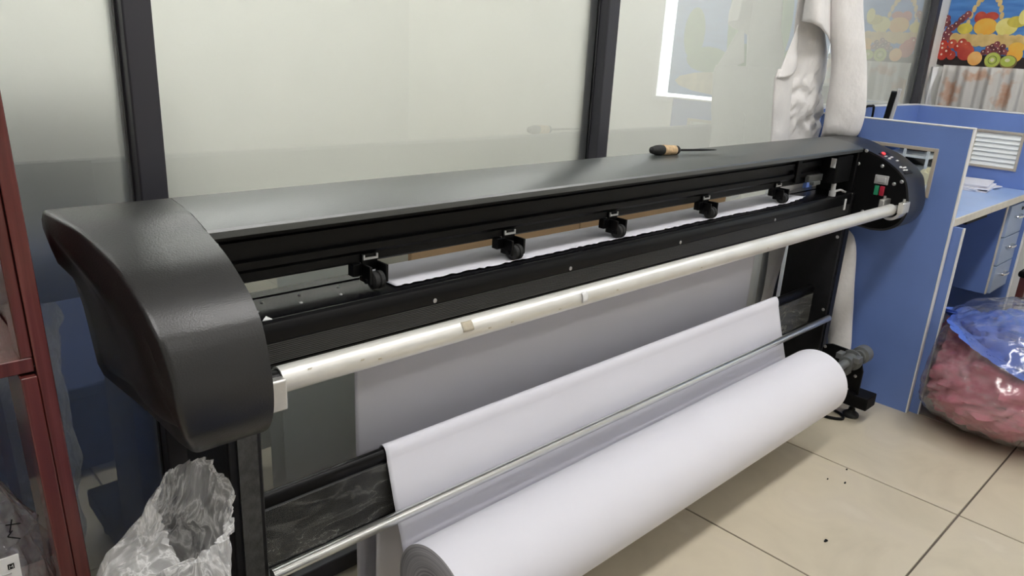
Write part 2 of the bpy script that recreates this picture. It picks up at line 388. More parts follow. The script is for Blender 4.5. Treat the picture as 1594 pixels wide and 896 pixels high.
# ceiling panels
def panel(x, y, w, d, label, strength, zc=ZC):
    t = thing('ceiling_light', label, 'light', (x, y, zc - 0.06), 'ceiling light panels')
    fr = MB()
    for a in ((x - w / 2 - .03, x - w / 2, y - d / 2 - .03, y + d / 2 + .03), (x + w / 2, x + w / 2 + .03, y - d / 2 - .03, y + d / 2 + .03),
              (x - w / 2, x + w / 2, y - d / 2 - .03, y - d / 2), (x - w / 2, x + w / 2, y + d / 2, y + d / 2 + .03)):
        fr.box(*a, zc - 0.06, zc)
    obj('frame', fr, 'whiteedge', t)
    key = 'diffuser_%g' % strength
    if key not in M: M[key] = emit_mat(key, (1.0, 0.985, 0.96), strength)
    obj('diffuser', MB().box(x - w / 2, x + w / 2, y - d / 2, y + d / 2, zc - 0.045, zc - 0.005), key, t)
for x, y, l in ((-0.6, 0.35, 'white ceiling light panel above the dark wooden shelf'), (1.7, 0.35, 'white ceiling light panel above the middle of the plotter'),
                (4.0, 0.35, 'white ceiling light panel above the blue cubicle')):
    panel(x, y, 1.7, 0.34, l, LAMP)
for x, l in ((0.5, 'white ceiling light panel far from the glass, shelf side'), (3.4, 'white ceiling light panel far from the glass, cubicle side')):
    panel(x, -2.6, 1.5, 0.34, l, LAMP * 1.0)
for x, l in ((-0.4, 'ceiling light panel behind the frosted glass near the shelf'), (2.0, 'ceiling light panel behind the frosted glass, middle one'), (4.3, 'ceiling light panel behind the frosted glass near the cubicle')):
    panel(x, 3.9, 1.5, 0.6, l, LAMP_FAR)

# the room behind the frosted glass, seen only as blurred colour
tag(obj('blue_screen', MB().box(-2.0, 0.95, 2.35, 2.43, 0, 1.02), 'farblue', bevel=0.01), 'dark blue office screen blurred behind the frosted glass', 'partition')
cb = thing('storage_cabinet', 'grey green low cabinet blurred behind the frosted glass', 'cabinet', (2.3, 2.6, 0))
obj('body', MB().box(1.0, 3.6, 2.5, 2.9, 0.0, 0.84), 'fargrey', cb, bevel=0.01)
obj('top', MB().box(0.98, 3.62, 2.48, 2.92, 0.84, 0.87), 'fargrey', cb, bevel=0.01)
for k in range(4): obj('door', MB().box(1.02 + k * 0.645, 1.63 + k * 0.645, 2.485, 2.5, 0.05, 0.82), 'fargrey', cb, bevel=0.004)
tag(obj('added_cupboards', MB().box(-2.2, 1.5, 4.6, 5.1, 0.0, 1.15).box(-2.22, 1.52, 4.58, 5.12, 1.15, 1.19), 'fardark'), 'dark grey low cupboard row added to darken the lower frosted glass', 'cupboard')  # added dark mass, gives the panes a broad fade from bright to dark

ch = thing('added_chest', 'unseen low dark blue chest added to darken the reflection in the lower glass', 'chest', (0.68, -0.3, 0))  # added out of view so the left pane mirrors blue, not bright floor
obj('body', MB().box(0.36, 1.0, -1.5, 0.72, 0.0, 0.30), 'farblue', ch, bevel=0.01)
obj('lid', MB().box(0.35, 1.01, -1.51, 0.73, 0.302, 0.35), 'farblue', ch, bevel=0.01)
# ------------------------------------------------------------------ the plotter
PX0, PX1 = 0.526, 3.5
P = thing('wide_format_plotter', 'long black wide format plotter with silver tube and curved end caps', 'plotter', (2.0, 1.4, 0))

prof_in = [(1.530, 1.302), (1.47, 1.297), (1.418, 1.289), (1.353, 1.270), (1.300, 1.254), (1.254, 1.236), (1.195, 1.202), (1.161, 1.174), (1.140, 1.147), (1.122, 1.093), (1.113, 1.048), (1.117, 0.996), (1.141, 0.953), (1.19, 0.923), (1.25, 0.913)]
xo_tab = [0.300, 0.310, 0.322, 0.335, 0.342, 0.346, 0.351, 0.354, 0.358, 0.363, 0.364, 0.372, 0.392, 0.405, 0.405]
pp = spline([(y, z, x) for (y, z), x in zip(prof_in, xo_tab)], 4)
bot = [(1.33, 0.920, 0.400), (1.42, 0.932, 0.388), (1.50, 0.943, 0.375), (1.530, 0.955, 0.365), (1.535, 0.98, 0.358), (1.535, 1.02, 0.354), (1.535, 1.108, 0.346), (1.535, 1.165, 0.337), (1.535, 1.20, 0.326), (1.535, 1.235, 0.306), (1.535, 1.275, 0.298), (1.534, 1.292, 0.298)]
loop = pp + bot
loop_left = loop
loop_right = [(y, z, PX0 - min(0.236, (PX0 - x) * 1.32)) for y, z, x in loop]
def end_cap(sign, px):
    """sign=-1: flares towards -x from the inner face at px"""
    loop = loop_left if sign < 0 else loop_right
    mb = MB(); n = len(loop); cyy, czz = 1.33, 1.11
    def ring(dx, inset, flat=None):
        out = []
        for (y, z, xo) in loop:
            w = PX0 - xo
            d = math.hypot(y - cyy, z - czz); k = max(0.0, 1 - inset / d)
            if dx is None: xx = flat(w, d)
            else: xx = w * dx if dx <= 1 else w
            out.append((px + sign * xx, cyy + (y - cyy) * k, czz + (z - czz) * k))
        return out
    tab = [(0.90, 0.372), (0.96, 0.366), (1.02, 0.356), (1.108, 0.349), (1.165, 0.340), (1.20, 0.329), (1.235, 0.315), (1.26, 0.306), (1.31, 0.304)]
    def F(zq):
        for (za, xa), (zb, xb) in zip(tab[:-1], tab[1:]):
            if zq <= zb: return lerp(xa, xb, max(0, (zq - za) / (zb - za)))
        return tab[-1][1]
    def fring(inset, t):
        out = []
        for (y, z, xo) in loop:
            d = math.hypot(y - cyy, z - czz); k = max(0.0, 1 - inset / d); yy = cyy + (y - cyy) * k; zz = czz + (z - czz) * k
            out.append((px + sign * lerp(PX0 - xo, PX0 - F(zz), t), yy, zz))
        return out
    rings = [ring(0, 0.012), ring(0, 0.0), ring(0.5, 0.0),
             ring(None, 0.0, lambda w, d: w - 0.012), ring(None, 0.0015, lambda w, d: w - 0.006), ring(None, 0.004, lambda w, d: w - 0.002), ring(None, 0.009, lambda w, d: w),
             fring(0.048, 0.05), fring(0.053, 0.22), fring(0.075, 0.7), fring(0.10, 0.95), fring(0.13, 1.0), fring(0.155, 1.0)]
    vs = [p for r in rings for p in r]
    fs = [[j * n + k, j * n + (k + 1) % n, (j + 1) * n + (k + 1) % n, (j + 1) * n + k] for j in range(len(rings) - 1) for k in range(n)]
    fs.append([(len(rings) - 1) * n + k for k in range(n)]); fs.append(list(range(n))[::-1])
    return mb.add(vs, fs)
obj('end_cap', end_cap(-1, PX0), 'black_cap', P, angle=50, props={'label': 'curved black moulded end cap nearest the shelf'})
capR = obj('end_cap', end_cap(1, PX1), 'black_cap', P, angle=50, props={'label': 'black end cap with control keys and red light'})
# inner face plate of the cap by the partition and its fittings
plate = MB(); pl = [(1.33 + (y - 1.33) * 0.955, 1.11 + (z - 1.11) * 0.955) for (y, z, _) in loop]
fp = obj('face_plate', plate.prism(pl, PX1 - 0.004, PX1 + 0.006), 'black_matte', P)
for y, z in ((1.335, 1.262), (1.16, 1.15), (1.36, 1.20), (1.36, 1.06), (1.255, 1.205), (1.19, 1.135), (1.30, 0.99)):
    obj('screw', MB().lathe((PX1 - 0.004, y, z), (-1, 0, 0), [(0, 0.008), (0.004, 0.008), (0.006, 0.005)], 10), 'screw', fp)
obj('socket', MB().box(PX1 - 0.012, PX1 - 0.004, 1.215, 1.275, 1.125, 1.165).box(PX1 - 0.016, PX1 - 0.004, 1.225, 1.265, 1.132, 1.158), 'greyplastic', fp, bevel=0.003)
obj('switch', MB().box(PX1 - 0.014, PX1 - 0.004, 1.248, 1.268, 1.075, 1.118), 'greenplastic', fp, bevel=0.003, props={'label': 'green rocker switch'})
obj('switch', MB().box(PX1 - 0.014, PX1 - 0.004, 1.224, 1.244, 1.075, 1.118), 'redplastic', fp, bevel=0.003, props={'label': 'red rocker switch'})
# keys on the sloping band of that cap
def band_pt(x, s, lift=0.0):
    """point on the sloping top of the right cap; s = 0..1 from (1.353,1.270) down to (1.195,1.202)"""
    seg = [(1.353, 1.270), (1.300, 1.254), (1.254, 1.236), (1.195, 1.202), (1.161, 1.174), (1.140, 1.147)]
    t = s * (len(seg) - 1); i = min(int(t), len(seg) - 2); t -= i
    y = lerp(seg[i][0], seg[i + 1][0], t); z = lerp(seg[i][1], seg[i + 1][1], t)
    n = Vector((0, -(seg[i][1] - seg[i + 1][1]), seg[i][0] - seg[i + 1][0])).normalized()
    return Vector((x, y, z)) + n * lift
def key(x, s, w, ds, material, label=None, name='key'):
    a = [band_pt(x - w, s, .0), band_pt(x + w, s, .0), band_pt(x + w, s + ds, .0), band_pt(x - w, s + ds, .0)]
    b = [band_pt(x - w, s, .004), band_pt(x + w, s, .004), band_pt(x + w, s + ds, .004), band_pt(x - w, s + ds, .004)]
    obj(name, MB().add(a + b, [(0, 1, 2, 3), (4, 7, 6, 5), (0, 4, 5, 1), (1, 5, 6, 2), (2, 6, 7, 3), (3, 7, 4, 0)]), material, capR, props={'label': label} if label else None)
key(PX1 + 0.075, 0.22, 0.045, 0.55, 'black', 'dark glossy control strip', 'control_panel')
def light_dot(x, s, r, material, label=None):
    p = band_pt(x, s, 0.002)
    obj('indicator', MB().lathe(p, (0, -0.33, 0.94), [(0, r), (0.005, r), (0.008, r * 0.5)], 10), material, capR, props={'label': label} if label else None)
light_dot(PX1 + 0.06, 0.26, 0.010, 'red', 'glowing red indicator')
for x, s in ((PX1 + 0.045, .33), (PX1 + 0.045, .40), (PX1 + 0.085, .38), (PX1 + 0.095, .46), (PX1 + 0.05, .58), (PX1 + 0.07, .60), (PX1 + 0.09, .60), (PX1 + 0.055, .66), (PX1 + 0.08, .67)):
    key(x, s, 0.010, 0.025, 'whiteprint')

# top cover
cov = [(1.540, 1.13), (1.540, 1.285), (1.536, 1.296), (1.526, 1.303), (1.47, 1.2975), (1.418, 1.290), (1.372, 1.277), (1.356, 1.272), (1.352, 1.267), (1.352, 1.254), (1.366, 1.254), (1.372, 1.262), (1.42, 1.276), (1.52, 1.288), (1.530, 1.28), (1.530, 1.13)]
obj('top_cover', MB().prism(cov, PX0, PX1), 'cover', P, angle=25)
# guide rail with grooves
gr = [(1.528, 1.275), (1.43, 1.262), (1.43, 1.235), (1.44, 1.233), (1.44, 1.222), (1.428, 1.220), (1.428, 1.196), (1.442, 1.194), (1.442, 1.178), (1.425, 1.176), (1.425, 1.160), (1.436, 1.150), (1.436, 1.132), (1.444, 1.126), (1.528, 1.126)]
obj('guide_rail', MB().prism(gr, PX0, PX1), 'black', P)
# platen and ribbed front rail
obj('platen', MB().prism([(1.372, 1.035), (1.372, 1.0655), (1.376, 1.0665), (1.46, 1.066), (1.464, 1.064), (1.50, 1.064), (1.505, 1.067), (1.545, 1.066), (1.556, 1.058), (1.556, 1.035)], PX0, PX1), 'platen', P, angle=20)
fr = [(1.368, 1.050), (1.368, 1.066), (1.362, 1.0665), (1.354, 1.062), (1.349, 1.052), (1.347, 1.040), (1.347, 1.022)]
fr += [(1.352, 1.020), (1.352, 0.92), (1.44, 0.920), (1.44, 1.034), (1.372, 1.034)]
obj('front_rail', MB().prism(fr, PX0, 3.452), 'black', P, angle=20)
M['rib'] = mat('ribbed_anodised', (0.08, 0.08, 0.08), 0.30, metal=0.4, spec=0.6)
for za, zb in ((1.020, 0.976), (0.958, 0.924)):
    rb = [(1.3515, za)]; z = za
    while z > zb: rb += [(1.3465, z - 0.0008), (1.3465, z - 0.0022), (1.3505, z - 0.0030)]; z -= 0.0042
    obj('ribbed_strip', MB().prism(rb + [(1.3515, z)], PX0, 3.452), 'rib', P, angle=10)
obj('smooth_band', MB().box(PX0, 3.452, 1.346, 1.3515, 0.959, 0.9725), 'black', P)
obj('end_plate', MB().box(3.452, 3.478, 1.34, 1.46, 0.915, 1.072), 'black', P, bevel=0.006)
obj('end_plate', MB().box(3.478, PX1, 1.36, 1.53, 0.93, 1.26), 'black_matte', P, bevel=0.004)
scr = None
def screw(x, y, z, r, d, par=P, m='screw'):
    obj('screw', MB().lathe((x, y, z), d, [(0, r), (0.0015, r), (0.003, r * 0.5)], 8), m, par)
for x in (0.645, 0.745, 0.845, 0.945): screw(x, 1.42, 1.066, 0.004, (0, 0, 1))
for x in (0.68, 0.77, 0.87): screw(x, 1.475, 1.064, 0.004, (0, 0, 1))
for x in (1.06, 1.55, 2.10, 2.75): screw(x, 1.347, 1.03, 0.006, (0, -1, 0))
obj('tape_scrap', MB().add([(0.628, 1.362, 1.0675), (0.648, 1.36, 1.0675), (0.64, 1.372, 1.071), (0.628, 1.362, 1.069), (0.648, 1.36, 1.069), (0.64, 1.372, 1.073)], [(0, 1, 2), (3, 5, 4), (0, 3, 4, 1), (1, 4, 5, 2), (2, 5, 3, 0)]), 'whiteprint', P, smooth=False)
obj('scale_label', MB().box(3.385, 3.400, 1.343, 1.346, 1.000, 1.050), 'whiteprint', P)

# pinch rollers
def pinch(x):
    yb = 1.436
    b = obj('pinch_roller', MB().box(x - 0.022, x + 0.022, yb - 0.006, yb, 1.108, 1.150).box(x - 0.026, x - 0.018, yb - 0.045, yb, 1.085, 1.128).box(x + 0.018, x + 0.026, yb - 0.045, yb, 1.085, 1.128).box(x - 0.05, x - 0.026, yb - 0.012, yb + 0.01, 1.10, 1.13), 'black', P, bevel=0.002)
    obj('wheel', MB().lathe((x - 0.017, yb - 0.032, 1.0915), (1, 0, 0), [(0, 0.012), (0.004, 0.021), (0.014, 0.0215), (0.016, 0.018), (0.018, 0.018), (0.020, 0.0215), (0.030, 0.021), (0.034, 0.012)], 18), 'rubber', b)
    obj('clip', MB().box(x - 0.020, x + 0.020, yb - 0.010, yb - 0.006, 1.136, 1.141).box(x - 0.020, x - 0.016, yb - 0.010, yb - 0.006, 1.141, 1.148).box(x + 0.016, x + 0.020, yb - 0.010, yb - 0.006, 1.141, 1.148), 'whiteprint', b)
    obj('axle', MB().cyl((x - 0.030, yb - 0.032, 1.0915), (x + 0.030, yb - 0.032, 1.0915), 0.006, 12), 'black', b)
for x in (0.93, 1.38, 1.83, 2.36, 2.90): pinch(x)

# carriage parked at the far end
cg = obj('carriage', MB().box(3.27, 3.43, 1.36, 1.44, 1.125, 1.245), 'black_matte', P, bevel=0.006)
obj('carriage_label', MB().box(3.266, 3.27, 1.367, 1.388, 1.195, 1.235), 'whiteprint', cg)
obj('cutter_holder', MB().box(3.13, 3.26, 1.41, 1.43, 1.135, 1.165).box(3.17, 3.23, 1.402, 1.425, 1.12, 1.137), 'steel', cg, bevel=0.003)
obj('pen_holder', MB().cyl((3.30, 1.372, 1.085), (3.30, 1.372, 1.125), 0.010, 12).cyl((3.30, 1.372, 1.068), (3.30, 1.372, 1.09), 0.015, 12), 'greyplastic', cg)
obj('flex_tube', MB().path(spline([(3.31, 1.372, 1.085), (3.35, 1.36, 1.092), (3.39, 1.36, 1.082), (3.42, 1.365, 1.076)], 5), 0.005), 'greyplastic', cg)
obj('cable_chain', MB().box(3.02, 3.06, 1.418, 1.43, 1.14, 1.25), 'black', P, bevel=0.002)

# front tube and its holders
ty, tz, tr = 1.160, 1.032, 0.0252
def ringtube(x0, x1, y, z, r, wall, n=40):
    mb = MB(); pr = [(x0, r), (x0, r - wall), (x1, r - wall), (x1, r)]; vs = []
    for xx, rr in pr: vs += [(xx, y + rr * math.cos(2 * math.pi * k / n), z + rr * math.sin(2 * math.pi * k / n)) for k in range(n)]
    fs = [[j * n + k, j * n + (k + 1) % n, ((j + 1) % 4) * n + (k + 1) % n, ((j + 1) % 4) * n + k] for j in range(4) for k in range(n)]
    return mb.add(vs, fs)
tube = obj('front_tube', ringtube(0.557, 3.43, ty, tz, tr, 0.004), 'tube', P)
obj('end_plug', MB().cyl((3.40, ty, tz), (3.434, ty, tz), 0.021, 24), 'whiteprint', tube)
def on_tube(x, ang, da, w, lift=0.0008):
    """a scrap of tape that follows the tube"""
    vs = []; n = 5
    for j in range(n):
        a = ang + da * (j / (n - 1) - 0.5); 
        for xx in (x - w, x - w * .3, x + w * .4, x + w):
            rr = tr + lift + 0.0015 * max(0, nz(xx, a, 0, 60)); vs.append((xx + 0.003 * nz(a * 9, xx * 30, 1), ty + rr * math.cos(a), tz + rr * math.sin(a)))
    fs = [[j * 4 + k, j * 4 + k + 1, j * 4 + k + 5, j * 4 + k + 4] for j in range(n - 1) for k in range(3)]
    return MB().add(vs, fs)
M['tapebrown'] = mat('old_tape', (0.42, 0.36, 0.26), 0.5, c2=(0.62, 0.58, 0.48), vscale=50)
obj('tape_scrap', on_tube(0.988, 2.55, 0.9, 0.015), 'tapebrown', tube, solid=0.0008, props={'label': 'brown torn tape scrap'})
obj('tape_scrap', on_tube(1.37, 2.9, 1.0, 0.010, 0.003), 'whiteprint', tube, solid=0.0008, props={'label': 'peeling white tape scrap'})
for x, a in ((0.61, 2.5), (0.72, 2.9), (0.76, 3.2), (1.05, 3.25), (1.12, 3.3), (1.28, 3.4), (1.5, 3.1), (1.9, 3.3), (2.3, 3.2)):
    obj('scuff', on_tube(x, a, 0.12, 0.004, 0.0004), 'tapebrown', tube, solid=0.0004)
obj('tube_holder', MB().box(PX0 - 0.002, 0.560, 1.128, 1.182, 0.985, 1.046), 'alu', P, bevel=0.004, props={'label': 'square aluminium tube holder'})
obj('tube_holder', MB().cyl((0.54, ty, tz), (0.60, ty, tz), 0.0205, 24), 'black', P)
def forkring(x0, x1, y, z, r0, r1, a0, a1, n=20):
    vs = []; fs = []
    for k in range(n + 1):
        a = a0 + (a1 - a0) * k / n
        for xx, rr in ((x0, r0), (x0, r1), (x1, r1), (x1, r0)): vs.append((xx, y + rr * math.cos(a), z + rr * math.sin(a)))
    for k in range(n):
        for q in range(4): fs.append([k * 4 + q, k * 4 + (q + 1) % 4, k * 4 + 4 + (q + 1) % 4, k * 4 + 4 + q])
    fs += [[0, 1, 2, 3], [n * 4 + 3, n * 4 + 2, n * 4 + 1, n * 4]]
    return MB().add(vs, fs)
hb = obj('tube_holder', forkring(3.425, PX1, ty, tz, 0.034, 0.046, math.radians(160), math.radians(380)), 'alu', P, props={'label': 'cradle shaped aluminium tube holder'})
obj('lug', MB().box(3.42, PX1, ty - 0.052, ty - 0.030, tz - 0.01, tz + 0.038), 'alu', hb, bevel=0.003)
obj('lug', MB().box(3.42, PX1, ty + 0.030, ty + 0.052, tz - 0.01, tz + 0.038), 'alu', hb, bevel=0.003)
for y in (ty - 0.041, ty + 0.041): obj('bolt', MB().cyl((3.45, y, tz + 0.038), (3.45, y, tz + 0.052), 0.006, 10), 'screw', hb)
obj('hub', MB().cyl((3.43, ty, tz), (PX1, ty, tz), 0.014, 16), 'alu', hb)

# legs, feet, cross bar, tension rod
for x0, x1, lab in ((0.535, 0.608, 'leg beside the clear plastic bag'), (3.45, 3.523, 'leg beside the blue partition')):
    lg = obj('leg', MB().box(x0, x1, 1.355, 1.60, 0.13, 0.955), 'leg', P, bevel=0.004, props={'label': lab})
    obj('edge_strip', MB().box(x0 + 0.018, x1 - 0.012, 1.350, 1.355, 0.14, 0.93), 'legfilm' if x0 < 1 else 'leg', lg)
    xm = (x0 + x1) / 2 + (0.013 if x0 > 1 else -0.013)
    obj('foot_bar', MB().box(xm - 0.055, xm + 0.055, 1.085, 1.625, 0.072, 0.135), 'black_matte', P, bevel=0.005)
    for y in (1.165, 1.56):
        ft = obj('levelling_foot', MB().lathe((xm, y, 0.0), (0, 0, 1), [(0, 0.036), (0.012, 0.037), (0.018, 0.034), (0.030, 0.017), (0.036, 0.016)], 22), 'rubber', P)
        obj('stem', MB().cyl((xm, y, 0.03), (xm, y, 0.075), 0.010, 12), 'black', ft)
        obj('lock_nut', MB().cyl((xm, y, 0.036), (xm, y, 0.044), 0.016, 6), 'black', ft)
screw(3.449, 1.372, 0.50, 0.008, (-1, 0, 0)); screw(3.449, 1.372, 0.86, 0.008, (-1, 0, 0))
cbp = [(1.435, 0.405), (1.462, 0.405), (1.462, 0.585)] + [(1.4485 + 0.0135 * math.cos(a), 0.592 + 0.0155 * math.sin(a)) for a in [math.pi * k / 10 for k in range(11)]] + [(1.435, 0.582), (1.441, 0.578), (1.441, 0.570), (1.435, 0.566), (1.435, 0.422), (1.440, 0.418), (1.440, 0.412)]
cbar = obj('cross_bar', MB().prism(cbp, 0.608, 3.45), 'black', P, angle=25)
def wrapfilm(x0, x1):
    def fn(u, v):
        x = lerp(x0, x1, u); z = lerp(0.415, 0.572, v)
        return (x, 1.431 - 0.004 * abs(nz(x * 9 + z * 14, z * 30, 3)) - 0.002 * abs(nz(x * 40, z * 60, 7)), z + 0.004 * nz(x * 12, z * 9, 5))
    return MB().grid(fn, 60, 22)
obj('stretch_film', wrapfilm(0.612, 1.0), 'film_wrap', cbar, angle=80, props={'label': 'crinkled clear stretch film'})
obj('stretch_film', wrapfilm(3.05, 3.44), 'film_wrap', cbar, angle=80, props={'label': 'crinkled clear stretch film'})
obj('tension_rod', MB().cyl((0.608, 1.340, 0.466), (3.45, 1.340, 0.466), 0.0145, 24), 'rod', P)

# roll stand on both feet: bracket, spindle, clamps, motor
ry, rz, rr = 1.195, 0.300, 0.144
RX0, RX1 = 0.975, 3.09        # the web
QX0, QX1 = 0.955, 3.06        # the roll itself
bkp = [(1.342, 0.136), (1.342, 0.318), (1.33, 0.334), (1.30, 0.345), (1.215, 0.341), (1.150, 0.298), (1.136, 0.255), (1.136, 0.136)]
bracket = obj('roll_bracket', MB().prism(bkp, 3.452, 3.464), 'black', P, bevel=0.002)
obj('flange', MB().box(3.42, 3.452, 1.145, 1.235, 0.136, 0.146), 'black', bracket)
for y, z in ((1.33, 0.322), (1.165, 0.225), (1.19, 0.148)): screw(3.452, y, z, 0.008, (-1, 0, 0), bracket)
obj('motor', MB().lathe((3.464, 1.175, 0.318), (1, 0, 0), [(0, 0.030), (0.02, 0.030), (0.022, 0.042), (0.075, 0.042), (0.08, 0.034)], 24), 'steel', bracket)
obj('bearing', MB().lathe((3.452, ry, rz), (-1, 0, 0), [(0, 0.05), (0.012, 0.05), (0.014, 0.035), (0.05, 0.032), (0.075, 0.032)], 24), 'steel', bracket)
for a in (0.5, 2.6, 4.7):
    c_, s_ = math.cos(a), math.sin(a)
    obj('clamp_jaw', MB().box(3.385, 3.435, ry + 0.046 * c_ - 0.014, ry + 0.046 * c_ + 0.014, rz + 0.046 * s_ - 0.014, rz + 0.046 * s_ + 0.014), 'steel', bracket, bevel=0.003)
bl = obj('roll_bracket', MB().prism(bkp, 0.594, 0.606), 'black', P, bevel=0.002)
obj('spindle', MB().cyl((0.60, ry, rz), (3.45, ry, rz), 0.020, 20), 'steel', P)

# ------------------------------------------------------------------ paper roll with its web
PR = thing('paper_roll', 'thick white paper roll whose web runs up over the plotter', 'paper roll', ((RX0 + RX1) / 2, ry, rz - rr))
body = MB(); n = 96; vs = []
prof = [(QX0 + 0.002, 0.045), (QX0, 0.048), (QX0, rr - 0.002), (QX0 + 0.0015, rr), (QX1 - 0.0015, rr), (QX1, rr - 0.002), (QX1, 0.048), (QX1 - 0.002, 0.045)]
for xx, r_ in prof: vs += [(xx, ry + r_ * math.cos(2 * math.pi * k / n), rz + r_ * math.sin(2 * math.pi * k / n)) for k in range(n)]
m_ = len(prof)
body.add(vs, [[j * n + k, j * n + (k + 1) % n, ((j + 1) % m_) * n + (k + 1) % n, ((j + 1) % m_) * n + k] for j in range(m_) for k in range(n)])
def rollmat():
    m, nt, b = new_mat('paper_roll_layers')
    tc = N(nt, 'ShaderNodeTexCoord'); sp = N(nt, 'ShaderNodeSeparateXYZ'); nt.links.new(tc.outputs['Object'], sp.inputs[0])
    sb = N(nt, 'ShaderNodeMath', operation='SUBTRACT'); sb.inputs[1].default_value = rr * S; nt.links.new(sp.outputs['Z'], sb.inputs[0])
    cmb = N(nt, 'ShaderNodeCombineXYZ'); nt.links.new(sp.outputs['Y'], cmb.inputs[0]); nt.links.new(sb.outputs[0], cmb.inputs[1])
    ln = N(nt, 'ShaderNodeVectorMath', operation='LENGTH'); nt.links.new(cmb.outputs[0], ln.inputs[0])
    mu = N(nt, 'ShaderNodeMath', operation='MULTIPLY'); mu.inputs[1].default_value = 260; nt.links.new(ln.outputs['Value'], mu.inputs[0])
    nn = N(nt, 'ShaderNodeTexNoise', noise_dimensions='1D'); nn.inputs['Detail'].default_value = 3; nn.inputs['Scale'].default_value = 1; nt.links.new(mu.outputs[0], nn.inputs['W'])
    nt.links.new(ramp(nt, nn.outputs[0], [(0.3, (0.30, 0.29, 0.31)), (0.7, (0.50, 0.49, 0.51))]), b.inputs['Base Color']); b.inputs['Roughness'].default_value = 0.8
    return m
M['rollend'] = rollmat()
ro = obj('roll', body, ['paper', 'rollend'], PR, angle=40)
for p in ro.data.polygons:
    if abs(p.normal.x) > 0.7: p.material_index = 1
obj('core', ringtube(QX0 + 0.004, QX1 - 0.004, ry, rz, 0.0445, 0.006, 32), 'card', PR)
obj('core_plug', MB().lathe((QX0 + 0.02, ry, rz), (1, 0, 0), [(0, 0.022), (0.004, 0.038), (0.05, 0.038)], 24), 'dark', PR)
wp = [(1.392, 1.0705), (1.43, 1.070), (1.50, 1.070), (1.545, 1.0695), (1.566, 1.062), (1.576, 1.045), (1.580, 1.02)]
wp = spline(wp, 4) + [(1.580, 0.95), (1.580, 0.8), (1.580, 0.65), (1.580, 0.5), (1.580, 0.25)] + spline([(1.578, 0.13), (1.565, 0.055), (1.53, 0.025), (1.495, 0.055), (1.482, 0.13)], 4) + [(1.480, 0.3), (1.476, 0.5), (1.470, 0.57)] + \
     spline([(1.466, 0.598), (1.458, 0.611), (1.4485, 0.6145), (1.439, 0.610), (1.4315, 0.596), (1.428, 0.575)], 3) + [(1.415, 0.53), (1.397, 0.47), (1.377, 0.41), (1.357, 0.35)] + [(1.346, 0.325), (1.3405, 0.305)]
web = MB(); cols = 160; nv = len(wp)
rnd = [random.random() for _ in range(cols + 1)]
def webpt(i, j):
    x = lerp(RX0 + 0.002, RX1 - 0.002, i / cols); y, z = wp[j]
    if j == 0:
        y += 0.006 * nz(x * 5, 0, 2) + 0.006 * (rnd[i] - 0.5); z += 0.002 * rnd[i]
    t = i / cols
    if t > 0.90 and j < 14:          # the far corner of the sheet lifts off the platen
        k = (t - 0.90) / 0.10; z += 0.012 * k * k * max(0, 1 - j / 14)
    if 24 <= j <= 36: y += 0.006 * nz(x * 1.6, z * 2.2, 4)
    if j > 55: y += 0.0012 * nz(x * 2, z * 5, 9)
    return (x, y, z)
web.add([webpt(i, j) for j in range(nv) for i in range(cols + 1)], [[j * (cols + 1) + i, j * (cols + 1) + i + 1, (j + 1) * (cols + 1) + i + 1, (j + 1) * (cols + 1) + i] for j in range(nv - 1) for i in range(cols)])
obj('paper_web', web, 'paper', PR, angle=80, solid=0.0012)

# brown board behind the platen
bb = thing('cardboard_board', 'brown cardboard strip standing behind the plotter platen', 'board', (2.1, 1.72, 0))
obj('sheet', MB().box(1.25, 2.0, 1.71, 1.722, 0.0, 1.085).box(2.0, 2.98, 1.705, 1.717, 0.0, 1.08), 'card', bb, bevel=0.003)
obj('fold', MB().box(1.245, 1.275, 1.695, 1.71, 0.0, 1.08), 'card', bb, bevel=0.003)

# ------------------------------------------------------------------ screwdriver on the cover
a0, a1 = Vector((2.085, 1.50, 1.318)), Vector((2.44, 1.46, 1.3055))
d0 = (a1 - a0).normalized()
sd = thing('screwdriver', 'screwdriver with cord wrapped handle lying on the plotter cover', 'screwdriver', (2.2, 1.49, 1.30))
obj('handle', MB().lathe(a0, d0, [(0, 0.004), (0.006, 0.011), (0.03, 0.0165), (0.05, 0.018), (0.06, 0.0165), (0.125, 0.0135), (0.135, 0.0155), (0.142, 0.012), (0.148, 0.005)], 20), 'rubber', sd)
wr = MB()
for k in range(12): wr.lathe(a0 + d0 * (0.062 + k * 0.0052), d0, [(0, 0.0168 - k * 0.00018), (0.0016, 0.0182 - k * 0.00018), (0.0036, 0.0182 - k * 0.00018), (0.0052, 0.0168 - k * 0.00018)], 18)
obj('cord_wrap', wr, 'beigewrap', sd)
obj('shaft', MB().lathe(a0 + d0 * 0.145, d0, [(0, 0.004), (0.12, 0.004), (0.19, 0.0025), (0.21, 0.0006)], 10), 'black', sd)

